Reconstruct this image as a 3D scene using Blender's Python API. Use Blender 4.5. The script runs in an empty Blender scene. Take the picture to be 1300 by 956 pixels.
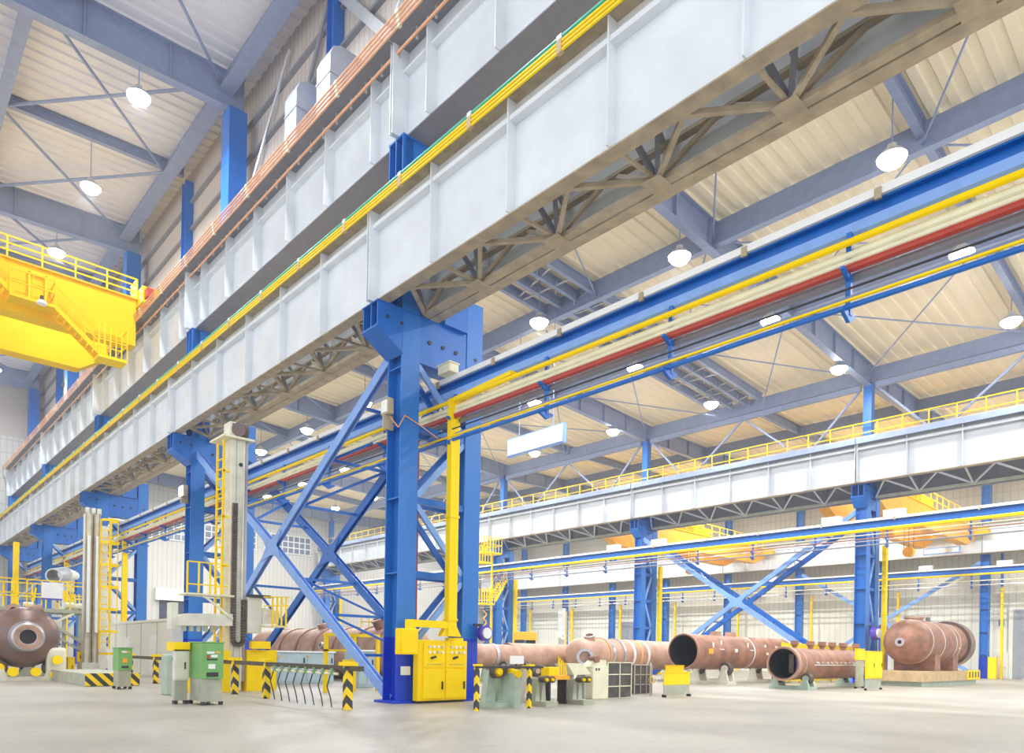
import bpy, bmesh, math, random
from mathutils import Vector, Matrix
random.seed(7)
PI = math.pi
R = math.radians
COL = bpy.context.scene.collection
EYE = 1.3                      # the photographer's eye above the floor; all z below are measured from the eye
FL = -EYE                      # the floor in that measure
ORD = ['first', 'second', 'third', 'fourth', 'fifth', 'sixth', 'seventh', 'eighth', 'ninth', 'tenth', 'eleventh', 'twelfth']

# ------------------------------------------------------------------ camera
FPX, CU, CV = 896.0, 650.0, 830.0
AZ = math.atan2(840, 896)
RHO = 0.0175
Fw = Vector((math.sin(AZ), math.cos(AZ), 0)); Rt = Vector((math.cos(AZ), -math.sin(AZ), 0)); Up = Vector((0, 0, 1))
cr = Rt * math.cos(RHO) + Up * math.sin(RHO)
cu = -Rt * math.sin(RHO) + Up * math.cos(RHO)
cam = bpy.data.cameras.new('camera'); co = bpy.data.objects.new('camera', cam); COL.objects.link(co)
m = Matrix.Identity(4)
for i in range(3):
    m[i][0] = cr[i]; m[i][1] = cu[i]; m[i][2] = -Fw[i]
m[0][3] = 0; m[1][3] = 0; m[2][3] = EYE
co.matrix_world = m
cam.sensor_fit = 'HORIZONTAL'; cam.sensor_width = 36; cam.lens = 36 * FPX / 1300
cam.shift_y = (CV - 478) / 1300
cam.clip_start = 0.1; cam.clip_end = 400
bpy.context.scene.camera = co

def ray(u, v):
    du, dv = u - CU, CV - v
    return Fw * FPX + cr * du + cu * dv
def at(u, v, X=None, Y=None, Z=None):
    """the point of the hall seen at (u, v) that lies in a known plane"""
    d = ray(u, v)
    t = X / d.x if X is not None else (Y / d.y if Y is not None else Z / d.z)
    return d * t

# ------------------------------------------------------------------ materials
MATS = {}
def mat(name, col, rough=0.5, metal=0.0, var=0.06, scale=3.0, emit=None, es=0, spec=0.5, bump=0, dirt=None):
    ma = bpy.data.materials.new(name); ma.use_nodes = True
    nt = ma.node_tree; b = nt.nodes['Principled BSDF']
    b.inputs['Roughness'].default_value = rough; b.inputs['Metallic'].default_value = metal
    b.inputs['Specular IOR Level'].default_value = spec
    if emit:
        b.inputs['Emission Color'].default_value = (*emit, 1); b.inputs['Emission Strength'].default_value = es
        b.inputs['Base Color'].default_value = (*col, 1)
    else:
        tc = nt.nodes.new('ShaderNodeTexCoord'); no = nt.nodes.new('ShaderNodeTexNoise')
        no.inputs['Scale'].default_value = scale; no.inputs['Detail'].default_value = 6
        nt.links.new(tc.outputs['Object'], no.inputs['Vector'])
        cr_ = nt.nodes.new('ShaderNodeValToRGB')
        cr_.color_ramp.elements[0].position = 0.3; cr_.color_ramp.elements[1].position = 0.7
        c0 = dirt if dirt else tuple(max(0, c * (1 - var * 1.6)) for c in col)
        cr_.color_ramp.elements[0].color = (*c0, 1)
        cr_.color_ramp.elements[1].color = (*[min(1, c * (1 + var)) for c in col], 1)
        nt.links.new(no.outputs['Fac'], cr_.inputs['Fac']); nt.links.new(cr_.outputs['Color'], b.inputs['Base Color'])
        if bump:
            bp = nt.nodes.new('ShaderNodeBump'); bp.inputs['Strength'].default_value = bump
            nt.links.new(no.outputs['Fac'], bp.inputs['Height']); nt.links.new(bp.outputs['Normal'], b.inputs['Normal'])
    MATS[name] = ma
    return ma
mat('blue', (0.006, 0.135, 0.52), 0.38)
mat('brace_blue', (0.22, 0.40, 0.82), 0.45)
mat('slate', (0.24, 0.29, 0.45), 0.5)
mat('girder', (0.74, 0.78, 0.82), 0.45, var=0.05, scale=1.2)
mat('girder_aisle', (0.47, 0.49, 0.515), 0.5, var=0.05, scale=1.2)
mat('bounce_tan', (0.43, 0.35, 0.24), 0.55, var=0.15)  # warm floor bounce on flanges and truss is put into this tan
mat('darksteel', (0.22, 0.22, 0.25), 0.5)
mat('yellow', (1.0, 0.68, 0.0), 0.5, var=0.03, spec=0.2)
mat('craneyellow', (0.90, 0.56, 0.0), 0.55, var=0.04, scale=0.5, spec=0.15)
mat('orange', (0.90, 0.42, 0.02), 0.45)
mat('copper', (0.90, 0.45, 0.24), 0.35, metal=0.2)
mat('green_line', (0.05, 0.50, 0.36), 0.4)
mat('red', (0.45, 0.05, 0.03), 0.4)
mat('cream', (0.80, 0.76, 0.55), 0.45)
mat('cream_machine', (0.72, 0.70, 0.58), 0.5, var=0.08)
mat('olive', (0.42, 0.43, 0.33), 0.55, var=0.12)
mat('white', (0.85, 0.85, 0.84), 0.4, var=0.02)
mat('galv', (0.62, 0.64, 0.66), 0.35, metal=0.5)
mat('duct', (0.34, 0.36, 0.41), 0.4, metal=0.35)
mat('black', (0.03, 0.03, 0.035), 0.5)
mat('rubber', (0.10, 0.075, 0.06), 0.7, var=0.2, scale=8)
mat('green', (0.18, 0.42, 0.13), 0.45)
mat('pale_green', (0.42, 0.52, 0.42), 0.5, var=0.1)
mat('pale_blue', (0.40, 0.52, 0.58), 0.5)
mat('wood', (0.60, 0.42, 0.22), 0.6, var=0.15)
mat('purple', (0.10, 0.06, 0.45), 0.4)
mat('rust', (0.36, 0.17, 0.105), 0.55, var=0.15, scale=2.2, dirt=(0.20, 0.095, 0.06), bump=0.05)
mat('rust_light', (0.50, 0.30, 0.21), 0.5, var=0.12, scale=1.6, dirt=(0.34, 0.19, 0.13))
mat('rust_orange', (0.78, 0.38, 0.10), 0.5, var=0.15, scale=2.5, dirt=(0.50, 0.28, 0.16))
mat('chalk', (0.80, 0.76, 0.72), 0.8)
mat('steel_dark', (0.17, 0.13, 0.13), 0.35, metal=0.4, var=0.2, scale=1.5, dirt=(0.22, 0.12, 0.08))
mat('steel_bright', (0.55, 0.52, 0.55), 0.3, metal=0.6)
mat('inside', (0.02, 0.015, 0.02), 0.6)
mat('lamp_glow', (1, 1, 1), emit=(0.93, 0.97, 1.0), es=60)
mat('glass_dark', (0.20, 0.23, 0.30), 0.15)
mat('door_grey', (0.35, 0.37, 0.42), 0.4)
mat('door_dark', (0.06, 0.06, 0.09), 0.4)
mat('siding_warm', (0.50, 0.44, 0.40), 0.55, scale=0.6)
mat('panel_white', (0.80, 0.79, 0.70), 0.5, scale=0.4, var=0.03)
mat('deck', (0.86, 0.75, 0.54), 0.55, scale=0.25, var=0.05)
mat('deck_grey', (0.74, 0.72, 0.74), 0.55, scale=0.25, var=0.04)  # lamp flare over the high roof is put into this greyer tone
mat('cloth_black', (0.10, 0.09, 0.08), 0.7, var=0.3, scale=3)

def column_paint():
    """blue paint with a deeper blue dado up to 1.7 m"""
    ma = bpy.data.materials.new('column_paint'); ma.use_nodes = True; nt = ma.node_tree; b = nt.nodes['Principled BSDF']
    b.inputs['Roughness'].default_value = 0.38
    g = nt.nodes.new('ShaderNodeNewGeometry'); s = nt.nodes.new('ShaderNodeSeparateXYZ'); c = nt.nodes.new('ShaderNodeMath'); c.operation = 'GREATER_THAN'
    c.inputs[1].default_value = EYE + 0.38
    nt.links.new(g.outputs['Position'], s.inputs[0]); nt.links.new(s.outputs['Z'], c.inputs[0])
    no = nt.nodes.new('ShaderNodeTexNoise'); no.inputs['Scale'].default_value = 0.8; no.inputs['Detail'].default_value = 5
    r1 = nt.nodes.new('ShaderNodeValToRGB'); r1.color_ramp.elements[0].color = (0.008, 0.14, 0.50, 1); r1.color_ramp.elements[1].color = (0.022, 0.19, 0.60, 1)
    nt.links.new(g.outputs['Position'], no.inputs['Vector']); nt.links.new(no.outputs['Fac'], r1.inputs['Fac'])
    mx = nt.nodes.new('ShaderNodeMix'); mx.data_type = 'RGBA'
    mx.inputs[6].default_value = (0.004, 0.045, 0.55, 1)
    nt.links.new(c.outputs[0], mx.inputs[0]); nt.links.new(r1.outputs['Color'], mx.inputs[7]); nt.links.new(mx.outputs[2], b.inputs['Base Color'])
    MATS['column_paint'] = ma
column_paint()

def wall_mat(name, col_low, col_high, zsplit, axis, period, line=0.75):
    """ribbed siding: fine ribs along one axis, a smooth lighter dado below zsplit"""
    ma = bpy.data.materials.new(name); ma.use_nodes = True; nt = ma.node_tree; b = nt.nodes['Principled BSDF']
    b.inputs['Roughness'].default_value = 0.5
    g = nt.nodes.new('ShaderNodeNewGeometry'); s = nt.nodes.new('ShaderNodeSeparateXYZ'); nt.links.new(g.outputs['Position'], s.inputs[0])
    def M(op, a, b_, c_=None):
        n = nt.nodes.new('ShaderNodeMath'); n.operation = op
        for i, x in enumerate((a, b_, c_)):
            if x is None: continue
            if isinstance(x, (int, float)): n.inputs[i].default_value = x
            else: nt.links.new(x, n.inputs[i])
        return n.outputs[0]
    fr = M('FRACT', M('DIVIDE', s.outputs[axis], period), 0)
    rib = M('GREATER_THAN', fr, 0.82)
    hi = M('GREATER_THAN', s.outputs['Z'], zsplit)
    fr2 = M('FRACT', M('DIVIDE', s.outputs['Z'], 1.15), 0)
    band = M('MULTIPLY', M('GREATER_THAN', fr2, 0.9), hi)
    mx = nt.nodes.new('ShaderNodeMix'); mx.data_type = 'RGBA'; mx.inputs[6].default_value = (*col_low, 1); mx.inputs[7].default_value = (*col_high, 1)
    nt.links.new(hi, mx.inputs[0])
    m2 = nt.nodes.new('ShaderNodeMix'); m2.data_type = 'RGBA'; m2.blend_type = 'MULTIPLY'
    m2.inputs[7].default_value = (line, line, line, 1)
    nt.links.new(M('MAXIMUM', rib, band), m2.inputs[0]); nt.links.new(mx.outputs[2], m2.inputs[6]); nt.links.new(m2.outputs[2], b.inputs['Base Color'])
    MATS[name] = ma
wall_mat('siding_side', (0.86, 0.85, 0.74), (0.66, 0.61, 0.50), EYE + 5.6, 'Y', 0.5, 0.86)
wall_mat('siding_end', (0.60, 0.58, 0.53), (0.58, 0.57, 0.54), EYE + 10.5, 'X', 0.45, 0.82)
wall_mat('siding_high', (0.52, 0.46, 0.42), (0.52, 0.46, 0.42), EYE + 50, 'Y', 0.33, 0.78)

def floor_mat():
    ma = bpy.data.materials.new('concrete'); ma.use_nodes = True; nt = ma.node_tree; b = nt.nodes['Principled BSDF']
    b.inputs['Roughness'].default_value = 0.45
    g = nt.nodes.new('ShaderNodeNewGeometry')
    n1 = nt.nodes.new('ShaderNodeTexNoise'); n1.inputs['Scale'].default_value = 0.35; n1.inputs['Detail'].default_value = 8
    n2 = nt.nodes.new('ShaderNodeTexNoise'); n2.inputs['Scale'].default_value = 6; n2.inputs['Detail'].default_value = 6
    nt.links.new(g.outputs['Position'], n1.inputs['Vector']); nt.links.new(g.outputs['Position'], n2.inputs['Vector'])
    mx = nt.nodes.new('ShaderNodeMath'); mx.operation = 'MULTIPLY_ADD'; mx.inputs[1].default_value = 0.4
    nt.links.new(n2.outputs['Fac'], mx.inputs[0]); nt.links.new(n1.outputs['Fac'], mx.inputs[2])
    r1 = nt.nodes.new('ShaderNodeValToRGB'); r1.color_ramp.elements[0].position = 0.45; r1.color_ramp.elements[1].position = 0.95
    r1.color_ramp.elements[0].color = (0.27, 0.245, 0.205, 1); r1.color_ramp.elements[1].color = (0.42, 0.385, 0.32, 1)
    nt.links.new(mx.outputs[0], r1.inputs['Fac']); nt.links.new(r1.outputs['Color'], b.inputs['Base Color'])
    MATS['concrete'] = ma
floor_mat()
def hazard_mat():
    ma = bpy.data.materials.new('hazard'); ma.use_nodes = True; nt = ma.node_tree; b = nt.nodes['Principled BSDF']; b.inputs['Roughness'].default_value = 0.5
    g = nt.nodes.new('ShaderNodeNewGeometry'); s = nt.nodes.new('ShaderNodeSeparateXYZ'); nt.links.new(g.outputs['Position'], s.inputs[0])
    a = nt.nodes.new('ShaderNodeMath'); a.operation = 'ADD'; nt.links.new(s.outputs['X'], a.inputs[0]); nt.links.new(s.outputs['Z'], a.inputs[1])
    a2 = nt.nodes.new('ShaderNodeMath'); a2.operation = 'ADD'; nt.links.new(a.outputs[0], a2.inputs[0]); nt.links.new(s.outputs['Y'], a2.inputs[1])
    d = nt.nodes.new('ShaderNodeMath'); d.operation = 'DIVIDE'; d.inputs[1].default_value = 0.36; nt.links.new(a2.outputs[0], d.inputs[0])
    f = nt.nodes.new('ShaderNodeMath'); f.operation = 'FRACT'; nt.links.new(d.outputs[0], f.inputs[0])
    gt = nt.nodes.new('ShaderNodeMath'); gt.operation = 'GREATER_THAN'; gt.inputs[1].default_value = 0.5; nt.links.new(f.outputs[0], gt.inputs[0])
    mx = nt.nodes.new('ShaderNodeMix'); mx.data_type = 'RGBA'; mx.inputs[6].default_value = (0.04, 0.04, 0.05, 1); mx.inputs[7].default_value = (0.95, 0.65, 0.0, 1)
    nt.links.new(gt.outputs[0], mx.inputs[0]); nt.links.new(mx.outputs[2], b.inputs['Base Color']); MATS['hazard'] = ma
hazard_mat()

# ------------------------------------------------------------------ mesh builder
class MB:
    def __init__(s): s.v = []; s.f = []
    def add(s, vs, fs):
        n = len(s.v); s.v += [tuple(x) for x in vs]; s.f += [tuple(i + n for i in f) for f in fs]; return s
    def box(s, x0, x1, y0, y1, z0, z1):
        x0, x1 = min(x0, x1), max(x0, x1); y0, y1 = min(y0, y1), max(y0, y1); z0, z1 = min(z0, z1), max(z0, z1)
        return s.add([(x0,y0,z0),(x1,y0,z0),(x1,y1,z0),(x0,y1,z0),(x0,y0,z1),(x1,y0,z1),(x1,y1,z1),(x0,y1,z1)],
                     [(0,3,2,1),(4,5,6,7),(0,1,5,4),(1,2,6,5),(2,3,7,6),(3,0,4,7)])
    def bar(s, p, q, w, h, up=(0, 0, 1)):
        p, q = Vector(p), Vector(q); d = (q - p).normalized(); up = Vector(up)
        a = d.cross(up)
        if a.length < 1e-3: a = d.cross(Vector((1, 0, 0)))
        a.normalize(); b = a.cross(d).normalized()
        a = a * (w / 2); b = b * (h / 2)
        vs = [p-a-b, p+a-b, p+a+b, p-a+b, q-a-b, q+a-b, q+a+b, q-a+b]
        return s.add(vs, [(0,3,2,1),(4,5,6,7),(0,1,5,4),(1,2,6,5),(2,3,7,6),(3,0,4,7)])
    def ibeam(s, p, q, w, h, t=0.03, up=(0, 0, 1)):
        p, q = Vector(p), Vector(q); d = (q - p).normalized(); upv = Vector(up)
        a = d.cross(upv)
        if a.length < 1e-3: a = d.cross(Vector((1, 0, 0)))
        a.normalize(); b = a.cross(d).normalized()
        o = b * (h / 2 - t / 2)
        s.bar(p + o, q + o, w, t, up); s.bar(p - o, q - o, w, t, up); s.bar(p, q, t, h - 2 * t, up)
        return s
    def lathe(s, prof, o, ax, n=24, close=False):
        o, ax = Vector(o), Vector(ax).normalized()
        a = ax.cross(Vector((0, 0, 1)))
        if a.length < 1e-3: a = Vector((1, 0, 0))
        a.normalize(); b = ax.cross(a).normalized()
        vs = []; fs = []
        for (h, r) in prof:
            for i in range(n):
                th = 2 * PI * i / n
                vs.append(o + ax * h + a * (r * math.cos(th)) + b * (r * math.sin(th)))
        for j in range(len(prof) - 1):
            for i in range(n):
                k = (i + 1) % n
                fs.append((j*n+i, j*n+k, (j+1)*n+k, (j+1)*n+i))
        if not close:
            if prof[0][1] > 1e-4: fs.append(tuple(range(n)))
            if prof[-1][1] > 1e-4: fs.append(tuple((len(prof)-1)*n + i for i in range(n))[::-1])
        return s.add(vs, fs)
    def tube(s, p, q, r, n=10, r2=None):
        p, q = Vector(p), Vector(q)
        return s.lathe([(0, r), ((q - p).length, r if r2 is None else r2)], p, q - p, n)
    def pipe(s, p, q, ro, ri, n=32):
        p, q = Vector(p), Vector(q); L = (q - p).length
        return s.lathe([(0, ri), (0, ro), (L, ro), (L, ri), (0, ri)], p, q - p, n, close=True)
    def poly(s, pts, n, d):
        """extrude the polygon pts along vector n by d"""
        n = Vector(n).normalized() * d; k = len(pts)
        a = [Vector(x) for x in pts]; b = [x + n for x in a]
        fs = [tuple(range(k)), tuple(range(2*k-1, k-1, -1))] + [(i, (i+1) % k, k + (i+1) % k, k + i) for i in range(k)]
        return s.add(a + b, fs)
    def path(s, pts, r, n=8):
        for p, q in zip(pts[:-1], pts[1:]): s.tube(p, q, r, n)
        return s
    def build(s, name, material, parent=None, smooth=True, bevel=0):
        base = BASE.get(parent.name, Vector((0, 0, 0))) if parent else Vector((0, 0, 0))
        if parent is None:
            xs = [p[0] for p in s.v]; ys = [p[1] for p in s.v]; zs = [p[2] for p in s.v]
            base = Vector(((min(xs)+max(xs))/2, (min(ys)+max(ys))/2, min(zs)))
        me = bpy.data.meshes.new(name)
        me.from_pydata([tuple(Vector(p) - base) for p in s.v], [], s.f); me.update()
        bm = bmesh.new(); bm.from_mesh(me); bmesh.ops.recalc_face_normals(bm, faces=bm.faces); bm.to_mesh(me); bm.free()
        me.materials.append(MATS[material])
        if smooth:
            for p in me.polygons: p.use_smooth = True
            me.set_sharp_from_angle(angle=R(32))
        o = bpy.data.objects.new(name, me); COL.objects.link(o)
        if parent: o.parent = parent; BASE[o.name] = base
        else: o.location = base + Vector((0, 0, EYE)); BASE[o.name] = base
        if bevel:
            md = o.modifiers.new('bevel', 'BEVEL'); md.width = bevel; md.segments = 2; md.limit_method = 'ANGLE'
        return o
BASE = {}
def thing(name, label, cat, base, group=None):
    o = bpy.data.objects.new(name, None); COL.objects.link(o)
    o.location = Vector(base) + Vector((0, 0, EYE)); BASE[o.name] = Vector(base); o.empty_display_size = 0.2
    o['label'] = label; o['category'] = cat
    if group: o['group'] = group
    return o
def tag(o, label, cat, group=None):
    o['label'] = label; o['category'] = cat
    if group: o['group'] = group
    return o
def struct(mb, name, material, smooth=False):
    o = mb.build(name, material, None, smooth); o['kind'] = 'structure'; return o
KIDS = {}
def dup(root, delta, label):
    """a copy of a thing with copies of its parts and sub-parts"""
    if not KIDS.get('_built') or KIDS['_n'] != len(bpy.data.objects):
        KIDS.clear()
        for o in bpy.data.objects:
            if o.parent: KIDS.setdefault(o.parent.name, []).append(o)
        KIDS['_built'] = True
    r = root.copy(); COL.objects.link(r); r.location = root.location + Vector(delta); r['label'] = label
    BASE[r.name] = BASE[root.name] + Vector(delta)
    for ch in KIDS.get(root.name, []):
        c = ch.copy(); COL.objects.link(c); c.parent = r
        for g in KIDS.get(ch.name, []):
            d = g.copy(); COL.objects.link(d); d.parent = c
    KIDS['_n'] = len(bpy.data.objects)
    return r

YC = lambda k: 15.2 + 15 * k
YEND = 76.4
XW = 67.0

# ------------------------------------------------------------------ setting
struct(MB().box(-9, XW + 0.3, -6, YEND + 0.3, FL - 0.2, FL), 'floor', 'concrete')
struct(MB().box(-9, XW + 0.3, YEND, YEND + 0.2, FL, 18.5), 'wall_end', 'siding_end')
struct(MB().box(-9, 12.6, YEND, YEND + 0.2, 18.5, 25), 'wall_end_high', 'siding_high')
struct(MB().box(XW, XW + 0.2, -6, YEND, FL, 17.2), 'wall_side', 'siding_side')
struct(MB().box(12.42, 12.55, -6, YEND, 17.6, 25), 'wall_high', 'siding_high')

def corrugated(x0, z0, x1, z1, ya, yb, pitch=0.6, dep=0.075):
    mb = MB(); y = ya; ys = []
    while y < yb:
        ys += [(y, 0), (y + pitch * 0.42, 0), (y + pitch * 0.5, dep), (y + pitch * 0.92, dep)]
        y += pitch
    ys.append((yb, 0))
    vs = [(x0, a, z0 + b) for a, b in ys] + [(x1, a, z1 + b) for a, b in ys]
    n = len(ys)
    fs = [(i, i + 1, n + i + 1, n + i) for i in range(n - 1)]
    vs += [(x0, ya, z0 + 0.3), (x0, yb, z0 + 0.3), (x1, yb, z1 + 0.3), (x1, ya, z1 + 0.3)]
    fs.append((2*n, 2*n+1, 2*n+2, 2*n+3))
    return mb.add(vs, fs)
def zroof(x): return 17.95 - 0.055 * (x - 12) if x < 40.9 else 16.36
def zdeck_high(x): return 24.25 - 0.05 * (11.5 - x)
struct(corrugated(12.55, zroof(12.55), 40.9, zroof(40.8), -6, YEND), 'ceiling', 'deck')
struct(corrugated(40.9, 16.36, XW, 16.5, -6, YEND), 'ceiling', 'deck')
struct(corrugated(-9, zdeck_high(-9), 12.5, zdeck_high(12.5), -6, YEND), 'ceiling', 'deck_grey')

# windows in the end wall: a long band of small panes
n = 0
for x0, x1 in ((14, 19.5), (20.5, 26), (27, 32.5), (33.5, 39)):
    n += 1
    fr = struct(MB().box(x0, x1, YEND - 0.08, YEND, 11.0, 13.0), 'window_%d' % n, 'glass_dark')
    g = MB(); c = x0
    while c <= x1 + 0.01:
        g.box(c - 0.05, c + 0.05, YEND - 0.14, YEND - 0.08, 11.0, 13.0); c += (x1 - x0) / 8
    for z in (11.0, 11.66, 12.33, 13.0): g.box(x0, x1, YEND - 0.15, YEND - 0.09, z - 0.05, z + 0.05)
    w = g.build('window_frame', 'white', fr, smooth=False)
# doors
d = struct(MB().box(22.7, 26.2, YEND - 0.15, YEND, FL, 4.8), 'door_1', 'door_dark')
MB().box(22.2, 26.7, YEND - 0.5, YEND, 4.8, 6.0).build('door_canopy', 'panel_white', d, smooth=False)
p0 = at(1287, 774, X=XW)
d = struct(MB().box(XW - 0.12, XW, 7.0, p0.y, FL, p0.z), 'door_2', 'door_grey')
MB().box(XW - 0.2, XW - 0.02, p0.y, p0.y + 0.3, FL, p0.z + 0.2).build('door_frame', 'panel_white', d, smooth=False)
p0 = at(789, 790, X=XW); p1 = at(807, 790, X=XW)
d = struct(MB().box(XW - 0.12, XW, p1.y, p0.y, FL, p0.z), 'door_3', 'door_grey')
MB().box(XW - 0.2, XW - 0.02, p1.y - 0.3, p1.y, FL, p0.z + 0.2).build('door_frame', 'panel_white', d, smooth=False)

# ------------------------------------------------------------------ columns
def ileg(mb, x0, x1, y0, y1, z0, z1, t=0.035):
    mb.box(x0, x1, y0, y0 + t, z0, z1); mb.box(x0, x1, y1 - t, y1, z0, z1)
    xm = x0 + (x1 - x0) * 0.45
    mb.box(xm - t / 2, xm + t / 2, y0 + t, y1 - t, z0, z1)
    return mb
def laced_column(name, label, grp, xl, w, yc, ztop_seat, zb, upper, bracket=0.72, flange=0.55, xu=None, zroof_=22.7, uw=0.42):
    """two I-section legs tied by lacing, a head box, a bracket for the crane girder and an upper shaft"""
    a, b = yc - 0.3, yc + 0.32
    xr = xl + w
    t = thing(name, label, 'column', (xl, yc, FL), grp)
    ileg(MB(), xl, xl + flange, a, b, FL, upper).build('leg', 'column_paint', t, smooth=False)
    ileg(MB(), xr - flange, xr, a, b, FL, ztop_seat + 0.95).build('leg', 'column_paint', t, smooth=False)
    for x0 in (xl, xr - flange):
        MB().box(x0 - 0.15, x0 + flange + 0.15, a - 0.15, b + 0.15, FL, FL + 0.06).build('base_plate', 'column_paint', t, smooth=False)
    zs = [0.1, 2.0, 3.9, 5.75]
    for z in zs[1:] + [7.2]:
        MB().box(xl + 0.02, xl + flange * 0.45, a + 0.03, b - 0.03, z - 0.015, z + 0.015).build('diaphragm', 'column_paint', t, smooth=False)
    for i, z in enumerate(zs):
        MB().bar((xl + flange, a + 0.08, z), (xr - flange, a + 0.08, z), 0.10, 0.17).build('lacing_bar', 'blue', t, smooth=False)
        MB().bar((xl + flange, b - 0.08, z), (xr - flange, b - 0.08, z), 0.10, 0.17).build('lacing_bar', 'blue', t, smooth=False)
        z2 = zs[i + 1] if i + 1 < len(zs) else zb
        lo, hi = (xl + flange, xr - flange) if i % 2 == 0 else (xr - flange, xl + flange)
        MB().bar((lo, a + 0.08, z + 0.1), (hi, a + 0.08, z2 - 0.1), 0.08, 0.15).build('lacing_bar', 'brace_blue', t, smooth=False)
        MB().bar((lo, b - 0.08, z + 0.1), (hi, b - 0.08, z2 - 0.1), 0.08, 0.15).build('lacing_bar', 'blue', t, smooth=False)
    # head box between the legs with its row of bolt holes
    h = MB().box(xl + flange, xr - flange, a + 0.02, a + 0.06, zb, ztop_seat); h.box(xl + flange, xr - flange, b - 0.06, b - 0.02, zb, ztop_seat)
    h.box(xl + flange, xr - flange, a + 0.02, b - 0.02, ztop_seat, ztop_seat + 0.03); h.box(xl + flange, xr - flange, a + 0.02, b - 0.02, zb - 0.03, zb)
    hd = h.build('head_box', 'blue', t, smooth=False)
    for i in range(4):
        x = xl + flange + (w - 2 * flange) * (0.2 + 0.28 * i) if i < 3 else xr - 0.25
        MB().tube((x, a + 0.025 if i < 3 else a - 0.0, (zb + ztop_seat) / 2), (x, a - 0.01, (zb + ztop_seat) / 2), 0.055, 14).build('bolt_hole', 'black', hd)
    MB().box(xl + flange, xr - flange, b - 0.06, b - 0.02, ztop_seat + 0.03, ztop_seat + 0.95).build('head_plate', 'blue', t, smooth=False)
    # bracket carrying the crane girder
    e = xl - bracket
    k = MB()
    for yy in (a - 0.0, (a + b) / 2 - 0.02, b + 0.02):
        k.poly([(e, yy, ztop_seat - 0.03), (xl + 0.02, yy, ztop_seat - 0.03), (xl + 0.02, yy, zb + 0.05), (e, yy, ztop_seat - 0.62)], (0, 1, 0), 0.035)
    br = k.build('bracket', 'blue', t, smooth=False)
    MB().poly([(e - 0.02, a - 0.03, ztop_seat - 0.64), (e - 0.02, b + 0.09, ztop_seat - 0.64), (xl + 0.02, b + 0.09, zb + 0.03), (xl + 0.02, a - 0.03, zb + 0.03)], (0, 0, 1), 0.04).build('bottom_plate', 'blue', br, smooth=False)
    MB().box(e - 0.02, xl + flange, a - 0.03, b + 0.09, ztop_seat - 0.03, ztop_seat).build('top_plate', 'blue', br, smooth=False)
    MB().tube((e + 0.28, a + 0.02, ztop_seat - 0.33), (e + 0.28, a - 0.01, ztop_seat - 0.33), 0.05, 14).build('bolt_hole', 'black', br)
    MB().tube((xl - 0.02, a + 0.02, ztop_seat - 0.36), (xl - 0.02, a - 0.01, ztop_seat - 0.36), 0.05, 14).build('bolt_hole', 'black', br)
    if xu:
        MB().box(xu[0], xu[1], yc - uw, yc + uw, ztop_seat + (0.0 if xu[2] else 0.03), zroof_).build('upper_shaft', 'blue', t, smooth=False)
    return t
c1 = laced_column('steel_column', 'tall blue laced steel column behind the yellow control cabinet', 'twin-leg columns between the high hall and the wide hall',
                  10.0, 2.65, 15.2, 8.6, 7.45, 12.95, xu=(11.25, 12.0, 1))
# three fins of the upper seat
for yy in (14.9, 15.2, 15.49):
    MB().box(9.93, 10.25, yy, yy + 0.035, 11.0, 12.97).build('seat_fin', 'blue', c1, smooth=False)
MB().box(9.93, 12.0, 14.88, 15.55, 12.95, 13.0).build('seat_plate', 'blue', c1, smooth=False)
labs = ['tall blue laced steel column behind the cream boring mill column', 'blue laced steel column behind the cream booth and yellow caged ladder',
        'blue laced steel column one bay beyond the caged ladder, above the platform', 'blue laced steel column against the end wall of the high hall']
for k in range(1, 5): dup(c1, (0, 15 * k, 0), labs[k - 1])
c2 = laced_column('steel_column', 'blue laced column with yellow pole between the short ribbed vessel and the domed vessel', 'twin-leg columns between the wide hall and the side aisle',
                  40.3, 1.85, 15.2, 9.5, 8.3, 9.5, bracket=0.5, xu=(40.85, 41.3, 1), uw=0.22, zroof_=15.3)
labs = ['blue laced column above the long brown pipe, between it and the orange nozzled vessel', 'blue laced column with the yellow stair and cage platforms',
        'blue laced column of the aisle row just hidden beyond the near laced column', 'far blue laced column of the aisle row standing against the end wall']
for k in range(1, 5): dup(c2, (0, 15 * k, 0), labs[k - 1])
# single columns along the side wall
for i in range(9):
    y = 15.2 + 7.5 * i
    t = thing('wall_post', 'blue steel post at the side wall, %s from the grey door' % ORD[i], 'column', (65.4, y, FL), 'blue posts along the side wall')
    ileg(MB(), 65.2, 65.75, y - 0.3, y + 0.3, FL, 16.4).build('post', 'column_paint', t, smooth=False)
    for z in (0.6, 2.4, 4.2, 6.0):
        MB().box(65.22, 65.42, y - 0.26, y + 0.26, z - 0.02, z + 0.02).build('diaphragm', 'column_paint', t, smooth=False)
# mid wall posts of the high hall
for i, y in enumerate((22.7, 37.7, 52.7, 67.7)):
    o = MB(); ileg(o, 12.0, 12.4, y - 0.25, y + 0.25, 15.6, 23.6)
    tag(o.build('wall_post', 'blue', None, smooth=False), 'slim blue wall post high above the crane rails, %s along the high hall' % ORD[i], 'column', 'slim blue posts of the high wall')

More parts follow.
